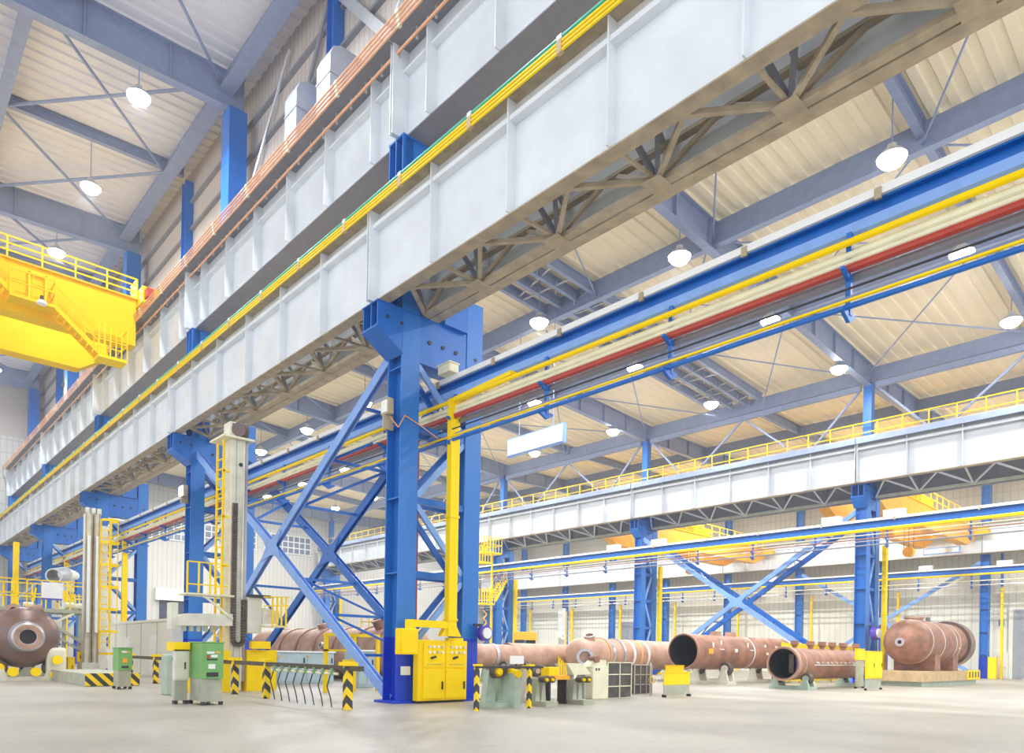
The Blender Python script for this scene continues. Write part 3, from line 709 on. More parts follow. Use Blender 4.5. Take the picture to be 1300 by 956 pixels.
crn = thing('overhead_crane', 'yellow double girder overhead crane spanning the high hall on the copper rail runway', 'crane', (0, 39, 14.1))
g1 = MB().box(-8.5, 9.6, 36.5, 37.3, 14.15, 16.3).build('main_girder', 'craneyellow', crn, smooth=False)
MB().box(-8.5, 9.65, 36.35, 37.45, 16.3, 16.36).build('top_plate', 'craneyellow', g1, smooth=False)
g2 = MB().poly([(-8.5, 41.3, 14.1), (8.3, 41.3, 14.1), (9.6, 41.3, 15.0), (9.6, 41.3, 16.3), (-8.5, 41.3, 16.3)], (0, 1, 0), 0.8).build('main_girder', 'craneyellow', crn, smooth=False)
MB().box(-8.5, 9.65, 41.2, 42.2, 16.3, 16.36).build('top_plate', 'craneyellow', g2, smooth=False)
ec = MB().box(9.62, 10.5, 35.6, 43.0, 15.95, 16.7).build('end_carriage', 'craneyellow', crn, smooth=False)
for y in (36.1, 42.4): MB().tube((9.8, y, 15.72), (10.3, y, 15.72), 0.36, 20).build('wheel', 'rust', ec)
MB().box(9.7, 10.0, 35.2, 35.6, 16.1, 16.5).build('buffer', 'red', ec, smooth=False)
for zz in (17.25, 16.95, 16.65):
    MB().bar((-8.5, 36.4, zz), (9.6, 36.4, zz), 0.05, 0.05).build('handrail', 'yellow', crn, smooth=False)
    MB().bar((9.6, 36.4, zz), (9.6, 37.4, zz), 0.05, 0.05).build('handrail', 'yellow', crn, smooth=False)
for i in range(15): MB().bar((9.6 - 1.25 * i, 36.4, 16.3), (9.6 - 1.25 * i, 36.4, 17.25), 0.06, 0.06).build('post', 'yellow', crn, smooth=False)
for i in range(4): MB().bar((9.6, 36.55 + 0.25 * i, 16.3), (9.6, 36.55 + 0.25 * i, 17.25), 0.04, 0.04).build('post', 'yellow', crn, smooth=False)
cage(crn, 7.85, 9.0, 35.5, 36.4, 13.0, 1.35, 'yellow', 5)
stair(crn, (6.2, 35.6, 14.55), (7.95, 35.6, 13.05), 0.7, 8, 'craneyellow')
cage(crn, 4.6, 6.2, 35.5, 36.4, 14.55, 1.0, 'craneyellow', 2)
stair(crn, (2.6, 35.6, 16.4), (4.7, 35.6, 14.6), 0.7, 8, 'craneyellow')
dr = MB().box(5.35, 5.42, 36.3, 36.5, 14.55, 16.0); dr.box(5.95, 6.02, 36.3, 36.5, 14.55, 16.0); dr.box(5.35, 6.02, 36.3, 36.5, 15.95, 16.02)
dr.build('door_hoop', 'yellow', crn, smooth=False)
p_ = at(53, 386, Y=35.4)
dl = MB().lathe([(0.0, 0.2), (0.12, 0.16), (0.18, 0.05)], (p_.x, 35.4, p_.z), (0, 0, 1), 14).build('beacon', 'white', crn)
MB().tube((p_.x, 35.4, p_.z + 0.17), (p_.x, 35.4, p_.z + 0.34), 0.07, 10).build('beacon_cap', 'black', dl)

# cranes of the side aisle
def aisle_crane(label, ya, yb, z0=8.95):
    t = thing('overhead_crane', label, 'crane', (53, (ya + yb) / 2, z0))
    for y in (ya, yb):
        g = MB().poly([(43.6, y, z0 + 1.45), (64.0, y, z0 + 1.45), (64.0, y, z0 + 0.7), (62.2, y, z0), (45.4, y, z0), (43.6, y, z0 + 0.7)], (0, 1, 0), 0.7).build('main_girder', 'orange', t, smooth=False)
        MB().box(43.5, 64.1, y - 0.08, y + 0.78, z0 + 1.45, z0 + 1.5).build('top_plate', 'craneyellow', g, smooth=False)
    for x in (43.4, 63.8): MB().box(x - 0.25, x + 0.25, ya - 1.0, yb + 1.7, z0 + 0.9, z0 + 1.4).build('end_carriage', 'craneyellow', t, smooth=False)
    tr = MB().box(52, 54.5, ya + 0.2, yb + 0.5, z0 + 1.5, z0 + 2.2).build('trolley', 'craneyellow', t, smooth=False)
    MB().tube((52.4, ya + 0.9, z0 + 2.3), (54.1, ya + 0.9, z0 + 2.3), 0.35, 16).build('hoist_drum', 'orange', tr)
    for yy in (ya + 1.0, ya + 1.3, ya + 1.6): MB().tube((53.2, yy, z0 + 1.5), (53.2, yy, z0 - 1.2), 0.02, 6).build('hoist_rope', 'black', tr)
    MB().tube((53.0, ya + 1.3, z0 - 1.45), (53.4, ya + 1.3, z0 - 1.45), 0.35, 16).build('hook_block', 'orange', tr)
    for zz in (z0 + 1.5 + 0.5, z0 + 1.5 + 1.0): MB().bar((44, ya - 0.05, zz), (63.6, ya - 0.05, zz), 0.05, 0.05).build('handrail', 'yellow', t, smooth=False)
    for i in range(16): MB().bar((44 + 1.3 * i, ya - 0.05, z0 + 1.5), (44 + 1.3 * i, ya - 0.05, z0 + 2.5), 0.05, 0.05).build('post', 'yellow', t, smooth=False)
aisle_crane('orange yellow overhead crane in the side aisle above the domed vessel', 15.6, 18.6)
aisle_crane('orange yellow overhead crane in the side aisle above the orange nozzled vessel', 33.0, 36.0)
# PART3
# ------------------------------------------------------------------ equipment at the control cabinet column
def blk(u0, uc, u1, v0, v1, Y, floor=False):
    """extent of a box whose near corner is seen at uc in the plane Y, its side reaching back to u0 and its front to u1"""
    a = at(uc, (v0 + v1) / 2, Y=Y); b = at(u1, (v0 + v1) / 2, Y=Y)
    back = at(u0, (v0 + v1) / 2, X=a.x).y if u0 < uc else Y + 0.4
    return a.x, b.x, Y, back, (FL if floor else at(uc, v1, Y=Y).z), at(uc, v0, Y=Y).z
def duct(label, x, y, w, ztop, z0):
    t = thing('cable_duct', label, 'cable duct', (x, y, z0), 'yellow upright ducts beside the columns')
    MB().box(x, x + w, y, y + w * 0.7, z0, ztop).build('duct', 'yellow', t, smooth=False)
    for z in (z0 + 0.4, (z0 + ztop) / 2, ztop - 0.5):
        MB().box(x - 0.02, x + w + 0.02, y - 0.02, y + w * 0.7 + 0.02, z, z + 0.06).build('joint_band', 'yellow', t, smooth=False)
    return t
d = duct('yellow upright cable duct rising from the yellow control cabinet', 11.2, 14.35, 0.27, 6.55, 0.42)
MB().bar((11.3, 14.3, 6.5), (11.35, 12.2, 6.62), 0.22, 0.1).build('elbow', 'yellow', d, smooth=False)
MB().poly([(11.0, 14.4, 0.42), (11.67, 14.4, 0.42), (11.47, 14.4, 0.75), (11.2, 14.4, 0.75)], (0, 1, 0), 0.15).build('flared_foot', 'yellow', d, smooth=False)
a1 = at(520, 791, Y=14.42); 
MB().box(a1.x - 0.05, 11.2, 14.36, 14.52, a1.z - 0.09, a1.z + 0.09).build('side_arm', 'yellow', d, smooth=False)
MB().box(a1.x - 0.08, a1.x + 0.12, 14.33, 14.5, a1.z - 0.35, a1.z + 0.09).build('side_arm', 'yellow', d, smooth=False)
for k in (1, 2, 3): duct(['yellow upright cable duct hidden behind the boring mill column', 'yellow upright cable duct beside the yellow caged ladder', 'yellow upright cable duct beyond the caged ladder, above the platform'][k - 1], 11.2, 14.35 + 15 * k, 0.27, 6.3, FL)
for k in range(5):
    duct(['yellow pole on the laced column behind the short ribbed vessel', 'yellow pole on the laced column above the long brown pipe', 'yellow pole beside the yellow stair of the aisle row', 'yellow pole on the aisle column hidden by the big column', 'yellow pole on the last aisle column at the end wall'][k], 41.9, YC(k) - 0.75, 0.3, 6.4, FL)
for i in range(9):
    duct('slim yellow pole at the side wall, %s from the grey door' % ORD[i], 65.5, 14.0 + 7.5 * i, 0.24, 5.9, FL)
# control cabinet
x0, x1 = at(531, 830, Y=14.55).x, at(593, 830, Y=14.55).x
zt = at(560, 813, Y=14.55).z
cc = thing('control_cabinet', 'large bright yellow control cabinet at the foot of the big blue column', 'cabinet', ((x0 + x1) / 2, 14.65, FL))
MB().box(x0, x1, 14.55, 14.77, FL + 0.06, zt).build('body', 'yellow', cc, smooth=False, bevel=0.015)
MB().box(x0 + 0.03, x1 - 0.03, 14.6, 14.74, FL, FL + 0.06).build('plinth', 'black', cc, smooth=False)
xm = (x0 + x1) / 2 + 0.05
for a_, b_ in ((x0 + 0.15, xm - 0.02), (xm + 0.02, x1 - 0.04)):
    dd = MB().box(a_, b_, 14.515, 14.55, FL + 0.12, zt - 0.75).build('door', 'yellow', cc, smooth=False)
    MB().box(b_ - 0.1, b_ - 0.06, 14.49, 14.515, -0.95, -0.75).build('handle', 'black', dd, smooth=False)
    pn = MB().box(a_, b_, 14.52, 14.55, zt - 0.70, zt - 0.05).build('switch_panel', 'yellow', cc, smooth=False)
    for i in range(4):
        for j in range(2):
            MB().tube((a_ + 0.17 + i * 0.14, 14.53, zt - 0.17 - j * 0.14), (a_ + 0.17 + i * 0.14, 14.49, zt - 0.17 - j * 0.14), 0.035, 10).build('push_button', 'white' if (i + j) % 3 else 'steel_bright', pn)
    MB().bar((a_ + 0.22, 14.49, zt - 0.46), (a_ + 0.36, 14.49, zt - 0.42), 0.05, 0.05).build('rotary_switch', 'black', pn, smooth=False)
    for i in range(9):
        MB().tube((a_ + 0.12 + i * 0.055, 14.53, zt - 0.62), (a_ + 0.12 + i * 0.055, 14.505, zt - 0.62), 0.013, 6).build('indicator', 'bounce_tan', pn)
MB().box(x1 - 0.6, x1 - 0.1, 14.6, 14.74, zt, zt + 0.08).build('top_box', 'yellow', cc, smooth=False)
x0, x1, z0, z1 = at(508, 815, Y=14.2).x, at(531, 815, Y=14.2).x, at(520, 831, Y=14.2).z, at(520, 798, Y=14.2).z
sb = thing('switch_box', 'small yellow switch box hanging from the side arm of the yellow duct', 'box', ((x0 + x1) / 2, 14.3, z0))
MB().box(x0, x1, 14.2, 14.42, z0, z1).build('case', 'yellow', sb, smooth=False, bevel=0.015)
MB().box(x0 + 0.03, x1 - 0.03, 14.18, 14.2, z0 + 0.03, z1 - 0.03).build('door', 'yellow', sb, smooth=False)
MB().tube((a1.x + 0.02, 14.45, z1), (a1.x + 0.02, 14.45, a1.z), 0.06, 10).build('stub_pipe', 'yellow', sb)
x0, x1, z0, z1 = at(509, 850, Y=14.86).x, at(521, 850, Y=14.86).x, at(515, 857, Y=14.86).z, at(515, 846, Y=14.86).z
tag(MB().box(x0, x1, 14.86, 14.885, z0, z1).build('notice_sheet', 'white', None, smooth=False), 'blank white sheet fixed to the dark blue column foot', 'notice')
fl = thing('flood_light', 'unlit dark square floodlight high on the face of the big blue column', 'lamp', (9.85, 15.1, 6.05))
MB().box(9.70, 9.86, 15.0, 15.36, 5.95, 6.35).build('housing', 'bounce_tan', fl, smooth=False, bevel=0.02)
MB().box(9.685, 9.70, 15.05, 15.31, 6.0, 6.3).build('lens', 'white', fl, smooth=False)
MB().bar((9.82, 15.2, 5.6), (9.82, 15.2, 5.97), 0.04, 0.3).build('mount', 'bounce_tan', fl, smooth=False)
MB().path([(9.82, 15.1, 5.9), (9.9, 14.85, 5.6), (10.1, 14.87, 5.95), (10.6, 14.87, 5.8), (11.2, 14.9, 5.6)], 0.015, 6).build('cable', 'copper', fl)
f2 = thing('flood_light', 'lit dazzling floodlight on the blue column behind the boring mill', 'lamp', (9.85, 30.1, 5.9))
MB().box(9.72, 9.9, 29.95, 30.4, 6.15, 6.6).build('housing', 'bounce_tan', f2, smooth=False)
MB().box(9.70, 9.72, 29.98, 30.37, 6.2, 6.55).build('lens', 'lamp_glow', f2, smooth=False)
MB().bar((9.85, 30.2, 5.9), (9.85, 30.2, 6.2), 0.04, 0.3).build('mount', 'bounce_tan', f2, smooth=False)
def reel(label, x, y, z, s=1.0):
    t = thing('hose_reel', label, 'hose reel', (x, y, z - 0.25 * s), 'hose reels on the columns')
    MB().tube((x, y, z), (x, y - 0.16 * s, z), 0.22 * s, 20).build('drum', 'purple', t)
    MB().tube((x, y - 0.16 * s, z), (x, y - 0.22 * s, z), 0.15 * s, 20).build('hub', 'white', t)
    MB().bar((x - 0.3 * s, y + 0.02, z + 0.22 * s), (x + 0.05 * s, y + 0.02, z + 0.22 * s), 0.05, 0.07).build('bracket', 'black', t, smooth=False)
reel('purple and white hose reel on the edge of the big blue column', 12.7, 14.75, 0.55, 1.0)
reel('white and purple round reel on the laced column above the short nozzled vessel', 40.5, 14.6, 1.45, 1.7)
tag(MB().tube((11.75, 16.6, FL), (11.75, 16.6, 6.0), 0.045, 10).build('riser_pipe', 'red', None), 'dark red upright pipe behind the yellow duct', 'pipe')

# ------------------------------------------------------------------ air ducts on the high wall
def airduct(label, y0, y1, ztop):
    t = thing('air_duct', label, 'air duct', (11.4, (y0 + y1) / 2, 16.0), 'square air ducts on the high wall')
    xa, xb = 11.0, 11.9
    pts = [(xb + 0.5, ztop), (xb + 0.5, ztop - 0.9)]
    MB().poly([(xa, y0, ztop - 1.0), (xa, y0, ztop - 0.45), (xa + 0.12, y0, ztop - 0.15), (xa + 0.4, y0, ztop), (xb + 0.5, y0, ztop), (xb + 0.5, y0, ztop - 1.0)], (0, 1, 0), y1 - y0).build('elbow', 'duct', t, smooth=False)
    MB().box(xa, xb, y0, y1, ztop - 2.1, ztop - 1.03).build('straight_section', 'duct', t, smooth=False)
    MB().box(xa - 0.02, xb + 0.02, y0 - 0.02, y1 + 0.02, ztop - 1.05, ztop - 1.0).build('flange', 'duct', t, smooth=False)
    z1, z0 = ztop - 2.1, ztop - 4.4
    mb = MB().add([(xa, y0, z1), (xb, y0, z1), (xb, y1, z1), (xa, y1, z1), (xa - 0.5, y0 - 0.7, z0), (xb, y0 - 0.7, z0), (xb, y1 + 0.7, z0), (xa - 0.5, y1 + 0.7, z0)],
                  [(0, 1, 2, 3), (4, 5, 6, 7), (0, 1, 5, 4), (1, 2, 6, 5), (2, 3, 7, 6), (3, 0, 4, 7)])
    mb.build('flared_section', 'galv', t, smooth=False)
    MB().box(xa - 0.02, xb + 0.02, y0 - 0.02, y1 + 0.02, z1 - 0.03, z1 + 0.03).build('flange', 'duct', t, smooth=False)
airduct('grey square air duct with flared foot, beside the tall blue shaft', 23.1, 24.0, 19.85)
airduct('grey square air duct with flared foot, under the slim blue wall post', 20.75, 21.65, 19.65)

# ------------------------------------------------------------------ machines and clutter of the high hall
def ladder(t, p, h, w, dirv, material='yellow', hoops=False, step=0.3):
    """ladder at p going up by h; dirv = direction of its width"""
    p = Vector(p); dv = Vector(dirv) * w
    for q in (p, p + dv): MB().bar(q, q + Vector((0, 0, h)), 0.06, 0.06).build('stile', material, t, smooth=False)
    n = int(h / step)
    for i in range(1, n): MB().bar(p + Vector((0, 0, i * step)), p + dv + Vector((0, 0, i * step)), 0.035, 0.035).build('rung', material, t, smooth=False)
bm_ = thing('boring_mill', 'tall cream boring mill column with yellow ladder, motor on top and black cable chain', 'machine', (8.5, 22, FL))
zt = at(292, 556, Y=21.6).z
MB().box(8.40, 8.82, 21.6, 22.35, FL, zt).build('column_body', 'cream_machine', bm_, smooth=False, bevel=0.02)
MB().box(8.84, 8.92, 21.62, 21.8, FL + 0.3, zt).build('guide_rail', 'steel_bright', bm_, smooth=False)
MB().box(8.74, 8.80, 21.55, 21.6, FL + 0.3, zt).build('guide_rail', 'cream_machine', bm_, smooth=False)
MB().box(8.54, 8.56, 21.585, 21.6, FL + 0.3, zt).build('guide_rail', 'olive', bm_, smooth=False)
MB().box(8.1, 9.05, 21.45, 22.6, zt, zt + 0.06).build('top_plate', 'cream', bm_, smooth=False)
MB().box(8.38, 8.55, 21.7, 22.2, zt + 0.06, zt + 0.55).build('motor_stand', 'cream_machine', bm_, smooth=False)
MB().tube((8.45, 21.9, zt + 0.36), (8.95, 21.9, zt + 0.36), 0.25, 20).build('motor', 'rubber', bm_)
MB().tube((8.62, 21.62, zt + 0.33), (8.62, 21.9, zt + 0.33), 0.2, 20).build('motor', 'steel_dark', bm_)
ladder(bm_, (8.22, 21.75, -0.2), zt + 0.15, 0.5, (0, 1, 0))
for z in (1.0, 2.5, 4.0, 5.4): MB().box(8.2, 8.4, 21.72, 21.78, z, z + 0.06).build('ladder_bracket', 'yellow', bm_, smooth=False)
MB().tube((8.68, 21.61, zt - 0.75), (8.68, 21.585, zt - 0.75), 0.06, 12).build('port_hole', 'black', bm_)
# cable chain: a U of links
zc0 = at(296, 640, Y=21.5).z; zc1 = at(300, 812, Y=21.5).z; zc2 = at(307, 760, Y=21.5).z
xa_, xb_ = at(297, 740, Y=21.5).x, at(310, 740, Y=21.5).x
pts = []; z = zc0
while z > zc1: pts.append((xa_, z)); z -= 0.085
rr = (xb_ - xa_) / 2
for i in range(1, 8): th = PI * i / 8; pts.append((xa_ + rr - rr * math.cos(th), zc1 - rr * math.sin(th)))
z = zc1
while z < zc2: pts.append((xb_, z)); z += 0.085
lk = MB()
for i, (x, z) in enumerate(pts):
    ax_ = (pts[min(i + 1, len(pts) - 1)][0] - pts[max(i - 1, 0)][0], pts[min(i + 1, len(pts) - 1)][1] - pts[max(i - 1, 0)][1])
    L = math.hypot(*ax_) or 1; ux, uz = ax_[0] / L * 0.036, ax_[1] / L * 0.036
    lk.bar((x - ux, 21.5, z - uz), (x + ux, 21.5, z + uz), 0.13, 0.11, up=(0, 1, 0))
o = lk.build('cable_chain', 'rubber', bm_, smooth=False); o['kind'] = 'stuff'
# cross arm and head
hx0, hx1, hy0, hy1, hz0, hz1 = blk(303, 304, 319, 757, 803, 21.4)
MB().box(8.9, 9.35, 21.4, 22.3, hz0, hz1).build('saddle', 'cream_machine', bm_, smooth=False, bevel=0.02)
z0, z1 = at(245, 797, Y=21.3).z, at(245, 779, Y=21.3).z
xl_ = at(226, 790, Y=21.3).x
MB().poly([(xl_, 21.3, z0 + 0.05), (8.4, 21.3, z0 + 0.1), (8.4, 21.3, z1 + 0.05), (xl_ + 0.25, 21.3, z1), (xl_, 21.3, z1 - 0.1)], (0, 1, 0), 0.6).build('ram', 'cream_machine', bm_, smooth=False)
for i in range(5): MB().tube((xl_ + 0.2 + i * 0.2, 21.4, z0 - 0.1), (xl_ + 0.2 + i * 0.2, 21.4, z0 + 0.1), 0.07, 10).build('drive_unit', 'olive', bm_)
MB().box(xl_ - 0.15, xl_ + 0.03, 21.4, 21.8, z0 - 0.05, z1 + 0.3).build('tool_head', 'cream_machine', bm_, smooth=False)
MB().box(xl_ + 0.2, 8.4, 21.2, 22.0, z1 + 0.55, z1 + 0.6).build('walkway', 'cream', bm_, smooth=False)
MB().bar((xl_ + 0.7, 21.3, z1 + 0.55), (8.4, 21.3, z0 + 0.3), 0.06, 0.06).build('strut', 'cream', bm_, smooth=False)
for i in range(4): MB().bar((xl_ + 0.2 + i * 0.32, 21.2, z1 + 0.6), (xl_ + 0.2 + i * 0.32, 21.2, z1 + 1.5), 0.045, 0.045).build('post', 'yellow', bm_, smooth=False)
for zz in (0.85, 1.5): MB().bar((xl_ + 0.2, 21.2, z1 + zz), (8.2, 21.2, z1 + zz), 0.035, 0.035).build('handrail', 'yellow', bm_, smooth=False)
xr_ = at(365, 785, Y=21.3).x; z0, z1 = at(340, 793, Y=21.3).z, at(340, 772, Y=21.3).z
MB().poly([(9.35, 21.3, z0), (xr_ - 0.3, 21.3, z0 + 0.04), (xr_ - 0.25, 21.3, z1 - 0.1), (9.35, 21.3, z1)], (0, 1, 0), 0.6).build('ram', 'cream_machine', bm_, smooth=False)
MB().box(9.35, xr_, 21.2, 22.0, z0 - 0.07, z0 - 0.02).build('walkway', 'cream', bm_, smooth=False)
for i in range(4): MB().bar((9.6 + i * (xr_ - 9.7) / 3, 21.2, z0 - 0.05), (9.6 + i * (xr_ - 9.7) / 3, 21.2, z1 + 0.35), 0.045, 0.045).build('post', 'yellow', bm_, smooth=False)
for zz in (0.1, 0.38): MB().bar((9.3, 21.2, z1 + zz - 0.05), (xr_, 21.2, z1 + zz), 0.035, 0.035).build('handrail', 'yellow', bm_, smooth=False)
MB().box(8.9, 9.6, 21.3, 21.45, hz1, hz1 + 0.08).build('chain_support', 'black', bm_, smooth=False)
MB().box(7.3, 8.35, 21.3, 22.9, FL, -0.05).build('base', 'yellow', bm_, smooth=False)
MB().box(8.95, 9.9, 21.5, 22.9, FL, -0.02).build('base', 'yellow', bm_, smooth=False)
MB().box(9.0, 9.6, 21.3, 21.5, 0.02, 0.25).build('base', 'yellow', bm_, smooth=False)

def cabinet(name, label, cat, ext, material, parts='door', legs=False, group=None, extra=None):
    x0, x1, y0, y1, z0, z1 = ext
    t = thing(name, label, cat, ((x0 + x1) / 2, (y0 + y1) / 2, FL if legs else z0), group)
    MB().box(x0, x1, y0, y1, z0, z1).build('body', material, t, smooth=False, bevel=0.01)
    MB().box(x0 - 0.02, x1 + 0.02, y0 - 0.02, y1 + 0.02, z1, z1 + 0.025).build('lid', material, t, smooth=False)
    if parts:
        n = 1 if (x1 - x0) < 0.9 else 2
        for i in range(n):
            a = x0 + (x1 - x0) * i / n + 0.03; b = x0 + (x1 - x0) * (i + 1) / n - 0.03
            d = MB().box(a, b, y0 - 0.015, y0, z0 + 0.05, z1 - 0.05).build(parts, material, t, smooth=False)
            MB().box(b - 0.08, b - 0.05, y0 - 0.035, y0 - 0.015, (z0 + z1) / 2 - 0.08, (z0 + z1) / 2 + 0.08).build('handle', 'black', d, smooth=False)
    if legs:
        for a in (x0 + 0.04, x1 - 0.04):
            for b in (y0 + 0.04, y1 - 0.04): MB().box(a - 0.04, a + 0.04, b - 0.04, b + 0.04, FL, FL + 0.08).build('foot', 'black', t, smooth=False)
        MB().box(x0 + 0.02, x1 - 0.02, y0 + 0.03, y1 - 0.03, FL + 0.08, z0).build('pedestal', 'olive', t, smooth=False)
    return t
g = cabinet('welding_power_source', 'large green welding power source before the boring mill base', 'welding machine', blk(240, 257, 284, 816, 862, 16.5), 'green', None, legs=True)
x0, x1, y0, y1, z0, z1 = blk(240, 257, 284, 816, 862, 16.5)
W_, H_ = x1 - x0, z1 - z0
for (fx, fz, fw, fh, mm) in ((0.2, 0.70, 0.35, 0.06, 'white'), (0.62, 0.72, 0.2, 0.05, 'orange'), (0.2, 0.58, 0.14, 0.08, 'red'), (0.4, 0.6, 0.3, 0.07, 'white'), (0.2, 0.52, 0.5, 0.04, 'black'), (0.28, 0.28, 0.32, 0.13, 'white'), (0.2, 0.06, 0.55, 0.12, 'black')):
    MB().box(x0 + W_ * fx, x0 + W_ * (fx + fw), y0 - 0.012, y0, z0 + H_ * fz, z0 + H_ * (fz + fh)).build('label_plate' if mm != 'black' else 'vent_slot', mm, g, smooth=False)
MB().box(x0 + W_ * 0.2, x0 + W_ * 0.75, y0 - 0.08, y0, z0 + H_ * 0.02, z0 + H_ * 0.05).build('drip_tray', 'green', g, smooth=False)
g = cabinet('welding_power_source', 'smaller green welding power source at the end of the hazard striped bed', 'welding machine', blk(143, 150, 168, 823, 851, 24.0), 'green', None, legs=True)
x0, x1, y0, y1, z0, z1 = blk(143, 150, 168, 823, 851, 24.0); W_, H_ = x1 - x0, z1 - z0
for (fx, fz, fw, fh, mm) in ((0.25, 0.8, 0.4, 0.08, 'white'), (0.6, 0.8, 0.2, 0.07, 'orange'), (0.3, 0.35, 0.35, 0.2, 'orange'), (0.25, 0.1, 0.5, 0.1, 'black')):
    MB().box(x0 + W_ * fx, x0 + W_ * (fx + fw), y0 - 0.012, y0, z0 + H_ * fz, z0 + H_ * (fz + fh)).build('label_plate' if mm != 'black' else 'vent_slot', mm, g, smooth=False)
g = cabinet('machine_cabinet', 'cream machine cabinet with yellow top unit beside the green welding power source', 'cabinet', blk(219, 222, 240, 826, 864, 17.2), 'cream_machine', 'door', legs=True)
x0, x1, y0, y1, z0, z1 = blk(219, 222, 240, 815, 826, 17.2)
MB().box(x0 - 0.03, x1 + 0.02, y0 - 0.02, y0 + 0.5, z0, z1).build('top_unit', 'yellow', g, smooth=False)
tag(MB().box(*[at(212, 845, Y=20.5).x, at(219, 845, Y=20.5).x, 20.5, 21.0, FL, at(215, 831, Y=20.5).z]).build('machine_cabinet', 'pale_green', None, smooth=False, bevel=0.03), 'slim pale green machine cabinet behind the dark guard beam', 'cabinet')

# cream booth
bt = thing('booth', 'long low cream cabin standing behind the yellow caged ladder', 'booth', (10.8, 37, FL))
zb_ = at(217, 788, Y=32.3).z
MB().box(10.1, 11.0, 32.3, 42.5, FL, zb_).build('wall_panel', 'panel_white', bt, smooth=False)
MB().box(10.03, 11.08, 32.2, 42.6, zb_, zb_ + 0.1).build('roof', 'panel_white', bt, smooth=False)
for y in (34.2, 36.6, 39.0, 41.0): MB().box(10.085, 10.1, y, y + 0.04, FL, zb_).build('panel_joint', 'olive', bt, smooth=False)
MB().box(10.07, 10.1, 34.4, 35.2, FL + 0.1, 0.55).build('door', 'white', bt, smooth=False)
MB().box(10.07, 10.1, 38.4, 39.4, 0.0, 0.45).build('window_pane', 'white', bt, smooth=False)

# guard beam on striped posts
gb = thing('guard_beam', 'dark guard beam on yellow and black striped posts along the machine hall aisle', 'barrier', (8.0, 21, FL))
MB().box(8.0, 8.1, 13.3, 31.5, -0.44, -0.33).build('beam', 'rubber', gb, smooth=False)
for y in (13.9, 18.1, 20.2, 23.4, 27.4, 30.6):
    MB().box(7.98, 8.14, y - 0.08, y + 0.08, FL, -0.33).build('post', 'hazard', gb, smooth=False)
    MB().box(7.93, 8.19, y - 0.2, y + 0.2, -0.33, -0.25).build('post_cap', 'yellow', gb, smooth=False)
vm = thing('valve_manifold', 'row of small green valves with hoses on the dark guard beam', 'valves', (7.95, 15.8, -0.6))
for i in range(8):
    y = 14.4 + i * 0.42
    MB().tube((7.93, y, -0.55), (7.93, y, -0.4), 0.035, 8).build('valve', 'green', vm)
    MB().tube((7.85, y, -0.47), (7.99, y, -0.47), 0.03, 8).build('valve', 'steel_bright', vm)
    MB().path([(7.9, y, -0.55), (7.85, y + 0.05, -0.8), (7.88, y - 0.05, -1.05), (7.95, y, FL + 0.02)], 0.015, 6).build('hose', 'black', vm)
MB().tube((7.97, 14.2, -0.52), (7.97, 17.6, -0.52), 0.03, 8).build('manifold_pipe', 'cream', vm)

# pale blue cabinets in front of the long tank
def slab_cab(label, u0, uc, u1, v0, Y):
    x0, x1, y0, y1, z0, z1 = blk(u0, uc, u1, v0, 850, Y, True)
    t = thing('switchgear_cabinet', label, 'cabinet', ((x0 + x1) / 2, (y0 + y1) / 2, FL), 'pale blue switchgear cabinets')
    MB().box(x0, x1, y0, y1, FL, z1).build('body', 'pale_blue', t, smooth=False, bevel=0.02)
    MB().poly([(x0 - 0.05, y0 - 0.05, z1), (x1 + 0.05, y0 - 0.05, z1), (x1 + 0.05, y1, z1), (x0 - 0.05, y1, z1)], (0, 0, 1), 0.06).build('lid', 'white', t, smooth=False)
    n = max(2, int((x1 - x0) / 0.8))
    for i in range(n):
        a = x0 + (x1 - x0) * i / n; b = x0 + (x1 - x0) * (i + 1) / n
        d = MB().box(a + 0.03, b - 0.03, y0 - 0.02, y0, FL + 0.1, z1 - 0.08).build('door', 'pale_blue', t, smooth=False)
        MB().box(b - 0.13, b - 0.08, y0 - 0.04, y0 - 0.02, -0.5, -0.3).build('handle', 'black', d, smooth=False)
        MB().box(a + 0.06, a + 0.14, y0 - 0.035, y0 - 0.02, z1 - 0.2, z1 - 0.12).build('hinge', 'orange', d, smooth=False)
slab_cab('wide pale blue switchgear cabinet in front of the brown ringed tank', 350, 352, 424, 828, 25.5)
slab_cab('pale blue switchgear cabinet end beside the big blue column', 437, 455, 476, 827, 22.0)
yf = thing('steel_gantry', 'yellow steel portal frame standing over the pale blue cabinets', 'frame', (13.2, 20, FL))
za = at(440, 808, Y=20).z
xs_ = [at(u, 830, Y=20).x for u in (413, 449, 479)]
for x in xs_: MB().box(x, x + 0.1, 20, 20.12, FL, za).build('post', 'yellow', yf, smooth=False)
MB().box(xs_[0], xs_[2] + 0.1, 20, 20.12, za, za + 0.09).build('top_rail', 'yellow', yf, smooth=False)
MB().box(xs_[0], xs_[1] + 0.1, 20, 20.12, za - 0.48, za - 0.42).build('mid_rail', 'yellow', yf, smooth=False)
MB().box(xs_[1] - 0.35, xs_[1] + 0.1, 19.9, 20.1, FL + 0.9, FL + 1.02).build('box_head', 'yellow', yf, smooth=False)

